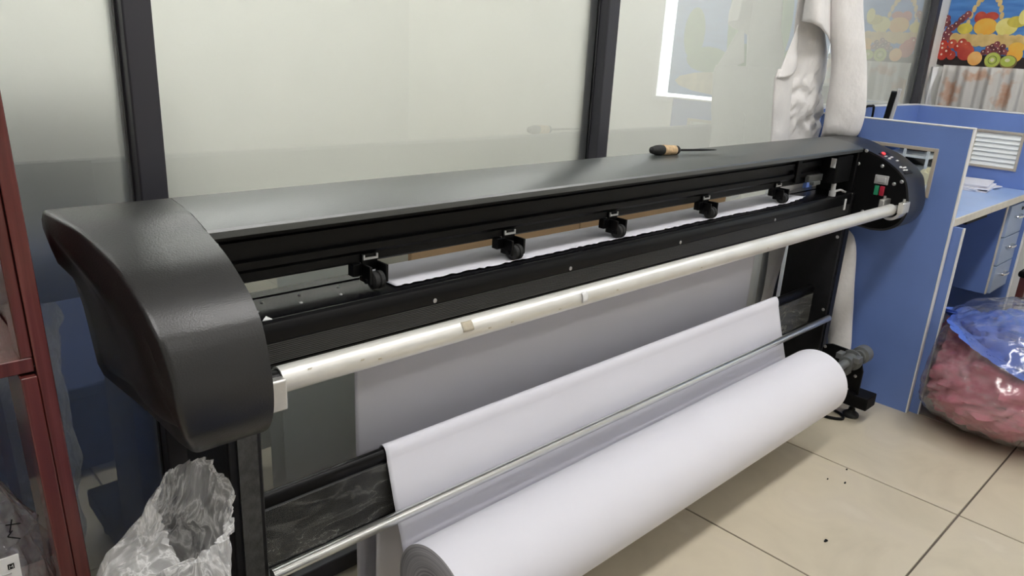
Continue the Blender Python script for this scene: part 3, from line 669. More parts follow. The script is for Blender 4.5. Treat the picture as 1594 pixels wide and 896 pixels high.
# ------------------------------------------------------------------ creased paper hanging by the glass
def sheet_obj(name, fn, nu, nv, parent, m='paper_old', th=0.0015, label=None):
    mb = MB().grid(fn, nu, nv)
    for p in mb.v: p.x += 0.10; p.y += 0.048; p.z = max(0.003, p.z - 0.008)
    return obj(name, mb, m, parent, angle=70, solid=th, props={'label': label} if label else None)
HP = thing('hanging_paper', 'large creased white sheet with a curled flap hanging by the glass', 'paper', (3.4, 1.68, 0.0))
def tabx(tab, z):
    tab = sorted(tab)
    if z <= tab[0][0]: return tab[0][1]
    for (za, xa), (zb, xb) in zip(tab[:-1], tab[1:]):
        if z <= zb: return lerp(xa, xb, (z - za) / (zb - za))
    return tab[-1][1]
def sh_main(u, v):     # the long sheet, down to the floor behind the plotter
    z = lerp(0.002, 2.25, v)
    xl = tabx([(0, 3.40), (0.5, 3.41), (0.75, 3.38), (1.3, 3.298), (1.8, 3.215), (2.25, 3.20)], z)
    xr = tabx([(0, 3.50), (0.5, 3.50), (0.75, 3.545), (1.3, 3.665), (1.42, 3.63), (1.50, 3.595), (1.554, 3.60), (1.62, 3.602), (1.672, 3.594), (1.775, 3.52), (1.9, 3.50), (2.25, 3.48)], z)
    x = lerp(xl, xr, u)
    y = lerp(1.69, 1.635, min(1, v * 1.6)) - 0.035 * math.sin(math.pi * u) + 0.006 * nz(x * 5, z * 4, 1)
    if 1.25 < z < 1.62:     # sharp crumples low on the visible part
        k = math.sin(math.pi * (z - 1.25) / 0.37); y += k * (0.055 * (abs(nz(x * 9 + z * 6, z * 9, 3)) - 0.2) + 0.035 * (abs(nz(x * 17 - z * 14, z * 15, 6)) - 0.2))
    return (x, y, z)
sheet_obj('sheet', sh_main, 44, 150, HP)
def sh_tri(u, v):      # triangular fold lying in front
    A, B, Cc = Vector((3.205, 1.612, 1.80)), Vector((3.036, 1.585, 1.562)), Vector((3.255, 1.612, 1.617))
    p = A.lerp(B.lerp(Cc, u), v)
    p.y -= 0.02 * math.sin(math.pi * u) * v + 0.004 * nz(p.x * 9, p.z * 9, 4); p.z -= 0.016 * math.sin(math.pi * u) * v * v
    return tuple(p)
sheet_obj('folded_flap', sh_tri, 20, 24, HP)
def sh_low(u, v):      # the part under the fold, receding towards the crease
    z = lerp(1.20, 1.60, v)
    xl = tabx([(1.2, 3.10), (1.308, 3.094), (1.45, 3.062), (1.56, 3.04), (1.60, 3.06)], z); xr = tabx([(1.2, 3.47), (1.3, 3.45), (1.6, 3.40)], z)
    x = lerp(xl, xr, u)
    y = 1.592 + 0.095 * u * u - 0.012 * math.sin(math.pi * u * 1.6) + 0.005 * nz(x * 14, z * 6, 2)
    return (x * min(1.0, y / 1.6), y, z)
sheet_obj('lower_fold', sh_low, 20, 30, HP)
def sh_curl(u, v):     # curled corner rolling forward over the sheet
    zb = tabx([(0, 1.803), (0.25, 1.797), (0.5, 1.780), (0.72, 1.750), (0.88, 1.705), (1, 1.655)], u)
    xr = tabx([(1.655, 3.600), (1.70, 3.590), (1.775, 3.515), (1.9, 3.50), (2.25, 3.48)], lerp(2.25, zb, v))
    z = lerp(2.25, zb, v); x = lerp(3.20, 3.598, u) if v > 0.98 else lerp(lerp(3.19, 3.205, v), lerp(3.49, 3.60, v ** 3), u)
    y = 1.600 - 0.075 * math.sin(0.5 * math.pi * v ** 1.5) * (0.08 + 0.92 * math.sin(math.pi * u)) + 0.004 * nz(x * 8, z * 8, 5)
    return (x * y / 1.6, y, z)
sheet_obj('curled_corner', sh_curl, 28, 26, HP)
RP = thing('paper_bundle', 'narrow folded white paper standing between hanging sheet and blue partition', 'paper', (3.69, 1.4, 0.0))
sta = [  # z, centre x, centre y, half width, half thickness, heading of the width in degrees
    (0.003, 3.665, 1.33, 0.055, 0.035, -62), (0.25, 3.665, 1.343, 0.055, 0.036, -62), (0.55, 3.67, 1.385, 0.055, 0.036, -62), (0.78, 3.68, 1.422, 0.052, 0.034, -62), (0.85, 3.69, 1.47, 0.045, 0.030, -68), (0.91, 3.70, 1.59, 0.04, 0.026, -78), (1.05, 3.708, 1.60, 0.045, 0.026, -80),
    (1.25, 3.705, 1.60, 0.045, 0.026, -70), (1.31, 3.675, 1.545, 0.09, 0.030, -38), (1.42, 3.67, 1.535, 0.098, 0.032, -34), (1.62, 3.648, 1.550, 0.100, 0.034, -20), (1.90, 3.565, 1.578, 0.105, 0.034, -8), (2.3, 3.50, 1.60, 0.105, 0.034, -4)]
stt = spline(sta, 6)
def bundle(u, v):
    q = stt[min(len(stt) - 1, int(round(v * (len(stt) - 1))))]; z, cx_, cy_, hw, ht, hd = q
    a = 2 * math.pi * u; e = math.copysign(abs(math.cos(a)) ** 0.8, math.cos(a)); s = math.copysign(abs(math.sin(a)) ** 0.6, math.sin(a))
    k = 1 + 0.05 * nz(math.cos(a) * 1.2, math.sin(a) * 1.2, z * 4) + 0.04 * nz(math.cos(a) * 3, math.sin(a) * 3, z * 9)
    h = math.radians(hd); d = Vector((math.cos(h), math.sin(h))); nrm = Vector((-math.sin(h), math.cos(h)))
    p = d * (hw * e * k) + nrm * (ht * s * k)
    return (min(cx_ + p.x, 3.752), cy_ + p.y, max(0.003, z))
obj('folded_paper', MB().grid(bundle, 36, len(stt), True), 'paper_old', RP, angle=60)

# ------------------------------------------------------------------ cubicle
PT = thing('cubicle_partition', 'blue laminate cubicle partition with small window beside the plotter', 'partition', (3.775, 1.33, 0))
def panel_with_hole(x0, x1, y0, y1, z0, z1, hy0, hy1, hz0, hz1):
    return MB().box(x0, x1, y0, hy0, z0, z1).box(x0, x1, hy1, y1, z0, z1).box(x0, x1, hy0, hy1, z0, hz0).box(x0, x1, hy0, hy1, hz1, z1)
obj('panel', panel_with_hole(3.762, 3.786, 1.004, 1.69, 0.0, 1.384, 1.125, 1.46, 1.062, 1.280), 'blue', PT)
obj('edge_band', MB().box(3.760, 3.788, 0.996, 1.004, 0.0, 1.390).box(3.760, 3.788, 0.996, 1.69, 1.384, 1.391), 'whiteedge', PT, bevel=0.002)
def winframe(par, x0, x1, hy0, hy1, hz0, hz1, w, m='beige'):
    for a in ((hy0, hy0 + w, hz0, hz1), (hy1 - w, hy1, hz0, hz1), (hy0 + w, hy1 - w, hz0, hz0 + w), (hy0 + w, hy1 - w, hz1 - w, hz1)):
        obj('window_frame', MB().box(x0, x1, *a), m, par, bevel=0.002)
winframe(PT, 3.754, 3.794, 1.121, 1.464, 1.058, 1.284, 0.016)
obj('pane', MB().box(3.772, 3.776, 1.135, 1.45, 1.072, 1.27), 'clear', PT)
BP = thing('cubicle_back_panel', 'blue cubicle back panel standing along the glass wall', 'partition', (4.4, 1.70, 0))
obj('panel', MB().box(3.79, 5.185, 1.716, 1.740, 0.0, 1.405), 'blue', BP)
obj('edge_band', MB().box(3.79, 5.185, 1.714, 1.742, 1.405, 1.413), 'whiteedge', BP, bevel=0.002)
EP = thing('cubicle_end_panel', 'blue cubicle end panel with blind covered window behind the desk', 'partition', (5.2, 1.35, 0))
obj('panel', panel_with_hole(5.19, 5.214, 0.994, 1.742, 0.0, 1.403, 1.122, 1.365, 1.087, 1.290), 'blue', EP)
obj('edge_band', MB().box(5.188, 5.216, 0.987, 0.994, 0.0, 1.411).box(5.188, 5.216, 0.987, 1.742, 1.404, 1.412), 'whiteedge', EP, bevel=0.002)
winframe(EP, 5.181, 5.223, 1.112, 1.375, 1.077, 1.300, 0.014)
obj('pane', MB().box(5.20, 5.204, 1.126, 1.361, 1.091, 1.286), 'clear', EP)
for k in range(7):
    z0 = 1.093 + k * 0.027; xa, xb, ya, yb = 5.183, 5.195, 1.126, 1.361
    obj('blind_slat', MB().add([(xa, ya, z0), (xa, yb, z0), (xb, yb, z0 + 0.027), (xb, ya, z0 + 0.027), (xa + 0.001, ya, z0 - 0.001), (xa + 0.001, yb, z0 - 0.001), (xb + 0.001, yb, z0 + 0.026), (xb + 0.001, ya, z0 + 0.026)],
        [(0, 1, 2, 3), (4, 7, 6, 5), (0, 4, 5, 1), (1, 5, 6, 2), (2, 6, 7, 3), (3, 7, 4, 0)]), 'slat', EP, smooth=False)
DK = thing('office_desk', 'pale blue topped office desk with a three drawer pedestal', 'desk', (4.49, 1.33, 0))
obj('desk_top', MB().box(3.79, 5.186, 1.004, 1.712, 0.945, 0.978), 'bluetop', DK)
obj('edge_band', MB().box(3.79, 5.186, 0.996, 1.004, 0.943, 0.980), 'edge', DK, bevel=0.002)
sp_ = obj('side_panel', MB().box(3.795, 3.815, 0.958, 1.66, 0.0, 0.943), 'blue', DK)
obj('edge_band', MB().box(3.794, 3.816, 0.952, 0.958, 0.0, 0.943), 'whiteedge', sp_)
obj('modesty_panel', MB().box(3.815, 5.18, 1.60, 1.62, 0.25, 0.943), 'blue', DK)
ped = obj('pedestal', MB().box(4.82, 5.18, 1.03, 1.58, 0.41, 0.925), 'blue', DK, bevel=0.002)
obj('edge_band', MB().box(4.818, 4.846, 1.026, 1.031, 0.41, 0.925), 'edge', ped)
for z0, z1 in ((0.412, 0.572), (0.578, 0.738), (0.744, 0.923)):
    dr = obj('drawer', MB().box(4.85, 5.18, 1.012, 1.031, z0, z1), 'drawer', ped, bevel=0.002)
    zc = (z0 + z1) / 2 + 0.02
    obj('handle', MB().path(spline([(4.965, 1.012, zc), (4.967, 0.992, zc), (4.99, 0.986, zc), (5.035, 0.986, zc), (5.058, 0.992, zc), (5.06, 1.012, zc)], 3), 0.007), 'chrome', ped)
obj('lock', MB().cyl((5.09, 1.012, 0.89), (5.09, 1.006, 0.89), 0.010, 12), 'dark', ped)
obj('pen_tray', MB().box(4.12, 4.46, 1.03, 1.2, 0.905, 0.943), 'black_matte', DK, bevel=0.004)
# things on the desk
for k in range(5):
    rot = (random.random() - 0.5) * 0.5; cx0, cy0 = 4.95 + 0.03 * random.random(), 1.27 + 0.03 * random.random()
    pts = []
    for sx, sy in ((-1, -1), (1, -1), (1, 1), (-1, 1)):
        px, py = sx * 0.16, sy * 0.12; pts.append((cx0 + px * math.cos(rot) - py * math.sin(rot), cy0 + px * math.sin(rot) + py * math.cos(rot)))
    z0 = 0.9785 + k * 0.0075
    o = obj('loose_papers', MB().prism(pts, z0, z0 + 0.007, 'z'), 'paper', None, bevel=0.001)
    tag(o, ['bottom bundle of the white paper stack on the desk', 'second lowest bundle of the white paper stack on the desk', 'middle bundle of the white paper stack on the desk', 'second highest bundle of the white paper stack on the desk', 'topmost bundle of the white paper stack on the desk'][k], 'paper', 'paper stack on the desk')
def crumple(name, label, cx_, cy_, w, d, h, m, seed):
    def fn(u, v):
        x = cx_ + (u - .5) * w; y = cy_ + (v - .5) * d
        return (x, y, 0.985 + h * (0.35 + 0.65 * abs(nz(u * 2.2 + seed, v * 2.2, seed)) * 1.6) * math.sin(math.pi * min(max(u, .02), .98)) ** 0.5)
    tag(obj(name, MB().grid(fn, 16, 16), m, None, angle=30, solid=0.002), label, 'paper')
M['creampaper'] = mat('cream_paper', (0.78, 0.70, 0.48), 0.8)
crumple('crumpled_paper', 'crumpled white paper seen through the partition window', 4.05, 1.22, 0.30, 0.22, 0.13, 'paper', 3)
crumple('crumpled_paper', 'crumpled cream paper seen through the partition window', 4.27, 1.36, 0.14, 0.16, 0.22, 'creampaper', 8)
RK = thing('file_rack', 'pale grey file rack with dark slots on the desk', 'rack', (4.66, 1.50, 0.979))
for z in (0.979, 1.06, 1.14, 1.22): obj('tray', MB().box(4.62, 4.90, 1.42, 1.68, z, z + 0.012), 'whiteedge', RK, bevel=0.002)
for y in (1.42, 1.545, 1.67): obj('upright', MB().box(4.61, 4.622, y, y + 0.012, 0.979, 1.232), 'whiteedge', RK)
obj('back', MB().box(4.90, 4.91, 1.42, 1.68, 0.979, 1.232), 'dark', RK)
MN = thing('monitor', 'thin black monitor seen edge on above the blue partition', 'monitor', (4.25, 1.57, 0.98))
vd = Vector((4.25, 1.575, 0)).normalized(); vn = Vector((-vd.y, vd.x, 0))
def slab(o, l0, l1, t0, t1, z0, z1, lean=0.0):
    vs = []
    for zz in (z0, z1):
        for l, t in ((l0, t0), (l1, t0), (l1, t1), (l0, t1)):
            p = Vector(o) + vd * l + vn * (t - lean * (zz - z0)); vs.append((p.x, p.y, zz))
    return MB().add(vs, [(0, 3, 2, 1), (4, 5, 6, 7), (0, 1, 5, 4), (1, 2, 6, 5), (2, 3, 7, 6), (3, 0, 4, 7)])
obj('back_shell', slab((4.25, 1.57, 0), 0, 0.22, 0.0, 0.028, 1.10, 1.50, 0.10), 'black_matte', MN, bevel=0.004)
obj('screen', slab((4.25, 1.57, 0), 0.0, 0.22, -0.020, 0.0, 1.11, 1.515, 0.10), 'greyplastic', MN, bevel=0.004)
obj('stand', slab((4.25, 1.578, 0), 0.11, 0.17, 0.0, 0.03, 0.985, 1.12), 'black_matte', MN)
obj('base', slab((4.25, 1.578, 0), 0.04, 0.24, -0.05, 0.03, 0.9785, 0.99), 'black_matte', MN)
tag(obj('power_cable', MB().path(spline([(4.10, 1.60, 0.985), (4.08, 1.62, 1.25), (4.09, 1.62, 1.40), (4.13, 1.60, 1.425), (4.17, 1.60, 1.40), (4.18, 1.61, 1.2), (4.2, 1.62, 0.985)], 6), 0.006), 'black_matte'), 'black looped cable rising above the blue partition', 'cable')

# ------------------------------------------------------------------ wall prints and cloth on the far side wall
WX = XR
FP = thing('fruit_poster', 'wall poster of a fruit basket against blue sea', 'poster', (WX - 0.003, 1.45, 1.66))
obj('sheet', MB().box(WX - 0.006, WX - 0.001, 1.10, 1.765, 1.66, 3.0), 'sea', FP)
lay = [0]
def disc(y, z, ry_, rz_, m, name='printed_fruit'):
    lay[0] += 1; x = WX - 0.006 - lay[0] * 0.00006; n = 18
    vs = [(x, y + ry_ * math.cos(2 * math.pi * k / n), z + rz_ * math.sin(2 * math.pi * k / n)) for k in range(n)]
    obj(name, MB().add(vs, [list(range(n))[::-1]]), m, FP, smooth=False)
def ppt(px, py):  # poster picture coordinates -> wall y, z (0..1022, 0..896 of the close study)
    return 1.808 - (px - 345) / 1022 * 0.716 - 0.02, 2.048 - py / 896 * 0.655
def dd(px, py, r, m, r2=None):
    y, z = ppt(px, py); disc(y, z, r / 1022 * 0.73, (r2 or r) / 896 * 0.66, m)
disc(1.43, 1.675, 0.36, 0.05, 'shadow')
# basket handle and body
for k in range(15):
    a = math.pi * k / 14; y, z = ppt(690 - 135 * math.cos(a), 250 - 290 * math.sin(a)); disc(y, z, 0.012, 0.022, 'wicker', 'printed_basket')
for px, py in ((390, 190), (350, 225), (380, 150), (440, 225), (415, 240), (470, 200), (400, 275), (350, 295), (430, 290), (330, 330), (395, 325), (450, 320), (520, 140), (545, 115), (500, 160), (340, 190)): dd(px, py, 28, random.choice(('grape', 'grape2'))); dd(px - 8, py - 8, 6, 'shine')
dd(650, 140, 48, 'apple'); dd(735, 130, 55, 'apple', 35); dd(705, 215, 92, 'orange', 70); dd(545, 232, 62, 'lemon', 46); dd(870, 210, 85, 'pear', 70); dd(940, 170, 75, 'lemon', 45); dd(985, 130, 40, 'pear', 60)
for k in range(12): dd(480 + k * 50, 310 + (k % 2) * 6, 42, 'wicker', 42)
for k in range(8): dd(600 + k * 60, 350, 38, 'wicker', 26)
for px, py in ((290, 425), (310, 360), (350, 440), (395, 370), (400, 405), (405, 460), (470, 360), (525, 385), (480, 455), (550, 350), (340, 465), (440, 430), (590, 375)): dd(px, py, 38, random.choice(('tomato', 'apple'))); dd(px - 8, py - 10, 9, 'shine')
dd(275, 430, 40, 'orange'); dd(595, 425, 68, 'apple'); dd(680, 472, 58, 'apricot')
for px, py in ((740, 420), (770, 385), (800, 370), (830, 350), (850, 390), (880, 370), (900, 410), (780, 420), (935, 420), (820, 400), (870, 415)): dd(px, py, 24, random.choice(('grape', 'grape2'))); dd(px - 6, py - 6, 5, 'shine')
dd(985, 375, 60, 'orange', 45); dd(985, 430, 60, 'orange')
dd(825, 480, 66, 'kiwi_skin'); dd(823, 478, 60, 'kiwi'); dd(823, 478, 34, 'shadow'); dd(823, 478, 30, 'kiwi'); dd(823, 478, 16, 'kiwi_core')
dd(950, 490, 66, 'kiwi_skin', 56); dd(945, 483, 58, 'kiwi', 44); dd(940, 475, 20, 'kiwi_core', 14)
dd(755, 575, 45, 'leafgreen', 22)
M['daylight'] = emit_mat('daylight_pane', (0.95, 1.0, 1.0), 5.0)
w6 = struct('window_6', MB().box(WX - 0.004, WX + 0.0, -0.36, 1.09, 1.28, 3.0), 'daylight')
obj('window_frame', MB().box(WX - 0.02, WX - 0.004, -0.40, -0.36, 1.24, 3.04).box(WX - 0.02, WX - 0.004, -0.36, 1.09, 1.24, 1.28), 'whiteedge', w6)
BPs = thing('beach_poster', 'poster of palms above blue sea covering most of the side window', 'poster', (WX - 0.01, 0.4, 1.315))
obj('sheet', MB().box(WX - 0.010, WX - 0.005, -0.25, 1.09, 1.31, 3.0), 'sea', BPs)
def pdisc(y, z, a, b, m, k):
    x = WX - 0.0105 - k * 0.0001; n = 16
    obj('printed_palm', MB().add([(x, y + a * math.cos(2 * math.pi * t / n), z + b * math.sin(2 * math.pi * t / n)) for t in range(n)], [list(range(n))[::-1]]), m, BPs, smooth=False)
kk = 0
for y, z, a, b, m in ((0.43, 1.42, 0.62, 0.10, 'sand'), (0.1, 1.6, 0.2, 0.1, 'palm'), (0.5, 1.62, 0.25, 0.12, 'palm'), (0.9, 1.6, 0.18, 0.14, 'palm'), (-0.05, 1.8, 0.1, 0.2, 'palm'), (0.3, 1.95, 0.05, 0.35, 'palm'), (0.7, 1.9, 0.08, 0.3, 'palm'), (0.3, 2.3, 0.25, 0.12, 'palm'), (0.75, 2.25, 0.22, 0.12, 'palm')):
    kk += 1; pdisc(y, z, a, b, m, kk)
def clothfn(u, v):
    y = lerp(1.11, 1.715, u); z = lerp(0.75, 1.655, v)
    return (WX - 0.035 - 0.014 * math.sin(u * 26 + 0.8 * math.sin(v * 3)) - 0.010 * math.sin(u * 61 + 1) - 0.006 * nz(u * 6, v * 5, 2), y, z)
tag(obj('floral_cloth', MB().grid(clothfn, 110, 24), 'cloth', None, angle=70, solid=0.003), 'pale cloth with faded flowers hung below the fruit poster', 'cloth')
def clothcorner(u, v):
    z = lerp(1.32, 1.64, v); x1 = 5.40 + 0.05 * math.sin(v * 6.5 + 1.2) - 0.03 * v
    x = lerp(5.31, x1, u)
    return (x, 1.735 - 0.012 * math.sin(u * 9 + v * 2) - 0.01 * u, z)
tag(obj('white_cloth', MB().grid(clothcorner, 24, 24), 'whiteedge', None, angle=80, solid=0.004), 'white cloth with wavy edge hanging in the corner by the far glass post', 'cloth')

# ------------------------------------------------------------------ bag of garments and stool
GC = Vector((4.06, 0.66, 0))
def blob(rx, ry_, h, seed, amp, cen=GC, zc=0.40, zmin=0.004, flat=1.0, fold=0.0):
    def fn(u, v):
        a = 2 * math.pi * u; t = math.pi * (v - 0.5)
        sq = lambda q: math.copysign(abs(q) ** 0.86, q)
        d = Vector((sq(math.cos(a)) * math.cos(t) ** 0.95 if abs(v - 0.5) < 0.4999 else 0.0, sq(math.sin(a)) * math.cos(t) ** 0.95 if abs(v - 0.5) < 0.4999 else 0.0, math.sin(t)))
        k = 1 + amp * nz(d.x * 1.6 + seed, d.y * 1.6, d.z * 1.6) + amp * 0.5 * nz(d.x * 4 + seed, d.y * 4, d.z * 5)
        if fold: k += fold * (abs(nz(d.x * 5 + d.z * 6 + seed, d.y * 5, d.z * 3)) - 0.25) + fold * 0.5 * (abs(nz(d.x * 11 + seed, d.y * 11 + d.z * 9, d.z * 8)) - 0.25)
        zz = cen.z + h * zc + d.z * k * (h * (1 - zc) if d.z > 0 else h * zc * 1.15)
        return (cen.x + d.x * rx * k, cen.y + d.y * ry_ * k, max(zmin, zz))
    return fn
def keepoff(p, ylim):      # the bag leans against the desk side, it does not enter it
    if p.x < 3.92 and p.y > ylim: p.y = ylim + 0.08 * (p.y - ylim)
def divide(mb, up):
    for p in mb.v:
        zd = 0.36 - 0.15 * (p.x - 3.85) + 0.40 * (p.y - 0.60) + 0.02 * nz(p.x * 6, p.y * 6, 2)
        keepoff(p, 0.915)
        p.z = max(p.z, zd + 0.006) if up else min(p.z, zd - 0.006)
        if not up: p.z = max(p.z, 0.012)
    return mb
def folds(rx, ry_, h, zc, cen, seed):
    def fn(u, v):
        a = 2 * math.pi * u; t = math.pi * (v - 0.5)
        sq = lambda q: math.copysign(abs(q) ** 0.86, q)
        d = Vector((sq(math.cos(a)) * math.cos(t) ** 0.95 if abs(v - 0.5) < 0.4999 else 0.0, sq(math.sin(a)) * math.cos(t) ** 0.95 if abs(v - 0.5) < 0.4999 else 0.0, math.sin(t)))
        w = nz(d.x * 1.5 + seed, d.y * 1.5, d.z * 1.5)
        k = 1 + 0.04 * w + 0.20 * (abs(nz(d.x * 2.0 + d.z * 3.5 + w, d.y * 3 + d.z * 2, seed + d.z * 2)) - 0.3) + 0.12 * (abs(nz(d.x * 4 + d.z * 9 + w * 2, d.y * 6 - d.z * 4, seed)) - 0.3) + 0.05 * (abs(nz(d.x * 9 + d.z * 14, d.y * 10 - d.z * 9, seed)) - 0.3)
        return (cen.x + d.x * rx * k, cen.y + d.y * ry_ * k, max(0.012, cen.z + h * zc + d.z * k * (h * (1 - zc) if d.z > 0 else h * zc * 1.1)))
    return fn
rg = divide(MB().grid(folds(0.475, 0.40, 0.575, 0.40, GC, 2.0), 150, 80, True), False)
tag(obj('red_garments', rg, 'garment_red', None, angle=80), 'dusty red folded garments at the bottom of the plastic bag', 'clothes')
bg = divide(MB().grid(folds(0.445, 0.365, 0.57, 0.40, GC + Vector((0.02, -0.01, 0)), 5.0), 150, 80, True), True)
tag(obj('blue_garments', bg, 'garment_blue', None, angle=80), 'royal blue garments at the top of the plastic bag', 'clothes')
def bagfn():
    f0 = blob(0.525, 0.44, 0.605, 2.4, 0.03, GC, 0.40, 0.004, fold=0.05)
    return f0
gbm = MB().grid(bagfn(), 150, 80, True)
for p in gbm.v: keepoff(p, 0.935)
tag(obj('garment_bag', gbm, 'film_bag', None, angle=80), 'clear plastic bag around the red and blue garments on the floor', 'bag')
ST = thing('wooden_stool', 'dark wooden stool behind the bag of garments', 'stool', (4.86, 0.72, 0))
obj('seat', MB().box(4.70, 5.02, 0.56, 0.875, 0.575, 0.61), 'black_matte', ST, bevel=0.012)
for x in (4.73, 4.97):
    for y in (0.59, 0.845): obj('leg', MB().box(x - 0.018, x + 0.018, y - 0.018, y + 0.018, 0.0, 0.575), 'stoolwood', ST, bevel=0.004)
for y in (0.59, 0.845): obj('rail', MB().box(4.748, 4.952, y - 0.01, y + 0.01, 0.22, 0.25), 'stoolwood', ST)

# ------------------------------------------------------------------ wooden shelf at the edge of the picture
SH = thing('wooden_shelf', 'red brown varnished open wooden shelf beside the glass wall', 'shelf', (-0.1, 1.45, 0))
def lean(mb):
    for p in mb.v: p.x -= 0.027 * p.z
    return mb
xr_ = 0.268
obj('side_panel', lean(MB().box(xr_ - 0.022, xr_, 1.30, 1.62, 0.0, 2.1)), 'wood', SH, bevel=0.002)
obj('front_post', lean(MB().box(xr_ - 0.046, xr_ - 0.023, 1.297, 1.34, 0.0, 1.085)), 'wood', SH, bevel=0.002)
obj('front_post', lean(MB().box(xr_ - 0.040, xr_ - 0.023, 1.305, 1.36, 1.115, 2.1)), 'wood', SH, bevel=0.002)
obj('side_panel', lean(MB().box(-0.46, -0.438, 1.30, 1.62, 0.0, 2.1)), 'wood', SH, bevel=0.002)
for z in (0.12, 0.52, 1.09, 1.60, 2.07):
    obj('shelf_board', lean(MB().box(-0.438, xr_ - 0.0235, 1.305, 1.60, z, z + 0.025)), 'wood', SH, bevel=0.002)

# ------------------------------------------------------------------ clear bags
def clearbag(cx_, cy_, z0, z1, rx, ry_, neck, seed, tilt):
    def fn(u, v):
        a = 2 * math.pi * u
        if v < 0.62: t = v / 0.62; z = lerp(z0, neck, t); k = 0.75 + 0.35 * math.sin(math.pi * min(1, 0.15 + t * 0.75)); sx = 0
        else: t = (v - 0.62) / 0.38; z = lerp(neck, z1, t); k = lerp(1.0, 0.62, t ** 0.7) + 0.22 * t * math.sin(a * 2 + seed); sx = tilt * t
        k += 0.14 * nz(math.cos(a) * 2 + seed, math.sin(a) * 2, z * 9) + 0.10 * nz(math.cos(a) * 5 + seed, math.sin(a) * 5, z * 16) + 0.05 * nz(math.cos(a) * 11, math.sin(a) * 11 + seed, z * 34)
        zz = z + (0.035 * nz(math.cos(a) * 2, math.sin(a) * 2, seed) * max(0, v - 0.55) * 4)
        if v > 0.62: zz += 0.075 * (v - 0.62) / 0.38 * math.cos(a - 0.5)
        return (cx_ + sx + rx * k * math.cos(a), cy_ + ry_ * k * math.sin(a), max(z0, zz))
    return MB().grid(fn, 110, 70, True)
def openbag(u, v):
    a = 2 * math.pi * u; ca, sa = math.cos(a), math.sin(a)
    body = []
    def ringpt(z, cx_, cy_, rx, ry_): return Vector((cx_ + rx * ca, cy_ + ry_ * sa, z))
    st = [(0.0, ringpt(0.003, 0.345, 1.20, 0.09, 0.07)), (0.15, ringpt(0.10, 0.345, 1.20, 0.115, 0.10)), (0.45, ringpt(0.55, 0.345, 1.20, 0.118, 0.10)), (0.60, ringpt(0.70, 0.348, 1.20, 0.116, 0.095)),
          (0.70, ringpt(0.755, 0.36, 1.20, 0.098, 0.075)), (0.80, Vector((0.392 + 0.078 * ca, 1.20 + 0.06 * sa, 0.775 + 0.035 * sa))), (0.90, Vector((0.405 + 0.070 * ca, 1.20 + 0.055 * sa, 0.800 + 0.068 * sa))), (1.0, Vector((0.408 + 0.062 * ca, 1.195 + 0.050 * sa, 0.806 + 0.082 * sa + 0.012 * math.sin(3 * a))))]
    for (t0, p0), (t1, p1) in zip(st[:-1], st[1:]):
        if v <= t1: p = p0.lerp(p1, (v - t0) / (t1 - t0)); break
    c0 = Vector((0.37, 1.20, p.z)); out = (p - c0); out.z = 0
    g = min(1, max(0, (v - 0.5) / 0.25))
    k = 0.020 * nz(ca * 2, sa * 2, p.z * 7) + 0.012 * (abs(nz(ca * 5 + 3, sa * 5, p.z * 13 + u * 4)) - 0.25) + g * 0.014 * (abs(nz(ca * 9, sa * 9 + p.z * 10, 5 + p.z * 8)) - 0.25) + g * 0.008 * (abs(nz(ca * 20, sa * 20, p.z * 22)) - 0.25)
    p = p + out.normalized() * k + Vector((0, 0, g * 0.010 * nz(ca * 6, sa * 6, p.z * 16)))
    p.z = max(0.003, p.z); return tuple(p)
tag(obj('clear_bag', MB().grid(openbag, 200, 130, True), 'film_milky', None, angle=85), 'crumpled milky clear plastic bag between the shelf and plotter leg', 'bag')
def stuffing(u, v):
    a = 2 * math.pi * u; t = v; k = 0.62 + 0.25 * math.sin(math.pi * t) + 0.12 * nz(math.cos(a) * 2, math.sin(a) * 2, t * 6)
    if t > 0.97 or t < 0.03: k *= 0.3
    return (0.345 + 0.10 * k * math.cos(a), 1.20 + 0.08 * k * math.sin(a), lerp(0.01, 0.66, t))
tag(obj('white_cloth', MB().grid(stuffing, 40, 30, True), 'garment_grey', None, angle=80), 'pale cloth packed inside the milky plastic bag', 'cloth')
sbag = tag(obj('clear_bag', clearbag(0.115, 1.42, 0.547, 0.86, 0.085, 0.08, 0.76, 4.2, -0.02), 'film_bag', None, angle=85), 'small clear plastic bag on the wooden shelf', 'bag')
gt = tag(obj('garment_tag', MB().box(0.10, 0.142, 1.3225, 1.325, 0.665, 0.746), 'whiteprint', None, bevel=0.001), 'white size label with a dark square M inside the small bag', 'label')
obj('size_square', MB().box(0.124, 0.1335, 1.3215, 1.3225, 0.7215, 0.7315), 'black_matte', gt)
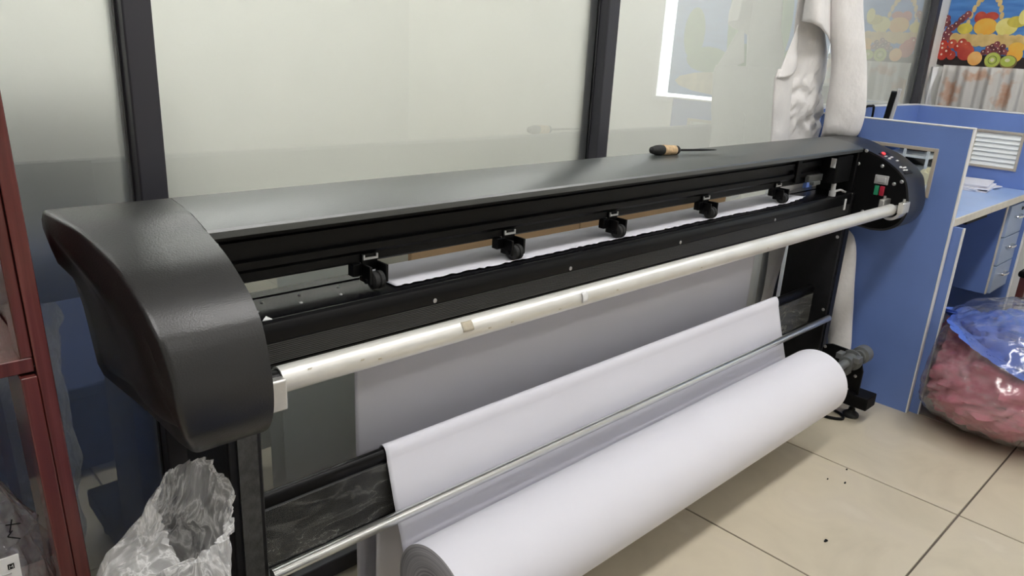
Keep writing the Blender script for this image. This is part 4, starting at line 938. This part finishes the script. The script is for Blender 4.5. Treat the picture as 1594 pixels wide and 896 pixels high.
obj('letter_m', MB().path([(0.1262, 1.3212, 0.7236), (0.1262, 1.3212, 0.7296), (0.12875, 1.3212, 0.7258), (0.1313, 1.3212, 0.7296), (0.1313, 1.3212, 0.7236)], 0.0006, 6), 'whiteprint', gt)
for k in range(4): obj('print_line', MB().box(0.104, 0.128 - 0.004 * (k % 2), 1.3215, 1.3225, 0.712 - k * 0.009, 0.7145 - k * 0.009), 'greyplastic', gt)

for pts in ([(0.126, 1.326, 0.802), (0.147, 1.326, 0.797)], [(0.136, 1.326, 0.809), (0.130, 1.326, 0.786)], [(0.126, 1.326, 0.779), (0.134, 1.326, 0.788)], [(0.126, 1.326, 0.779), (0.143, 1.326, 0.768)]):
    obj('ink_mark', MB().path([(x + 0.016, y, z + 0.018) for x, y, z in pts], 0.0011, 6), 'black_matte', sbag)
for o in (gt,): o.location.x += 0.010 * S; o.location.z += 0.015 * S
# ------------------------------------------------------------------ floor cable and flecks
tag(obj('floor_cable', MB().path(spline([(3.36, 1.30, 0.008), (3.38, 1.22, 0.008), (3.42, 1.17, 0.008), (3.47, 1.215, 0.008), (3.48, 1.32, 0.008), (3.46, 1.5, 0.008)], 6), 0.007), 'black_matte'), 'short black cable on the floor by the plotter foot', 'cable')
def fleck(x, y, s, seed):
    n = 7; vs = [(x + s * (0.6 + 0.5 * random.random()) * math.cos(2 * math.pi * k / n), y + 0.6 * s * (0.6 + 0.5 * random.random()) * math.sin(2 * math.pi * k / n)) for k in range(n)]
    return MB().prism(vs, 0.0, 0.004, 'z')
for x, y, s, l in ((2.43, 0.80, 0.011, 'largest dark fleck in the middle of the floor tile'), (2.98, 0.96, 0.006, 'dark fleck on the tile joint'), (2.87, 0.92, 0.007, 'dark fleck just below the tile joint'), (2.84, 0.98, 0.005, 'thin dark fleck nearest the roll shadow edge'), (2.19, 0.66, 0.004, 'tiny dark fleck low on the floor tile')):
    tag(obj('floor_fleck', fleck(x, y, s, 0), 'black_matte', None, smooth=False), l, 'fleck', 'dark flecks on the floor')
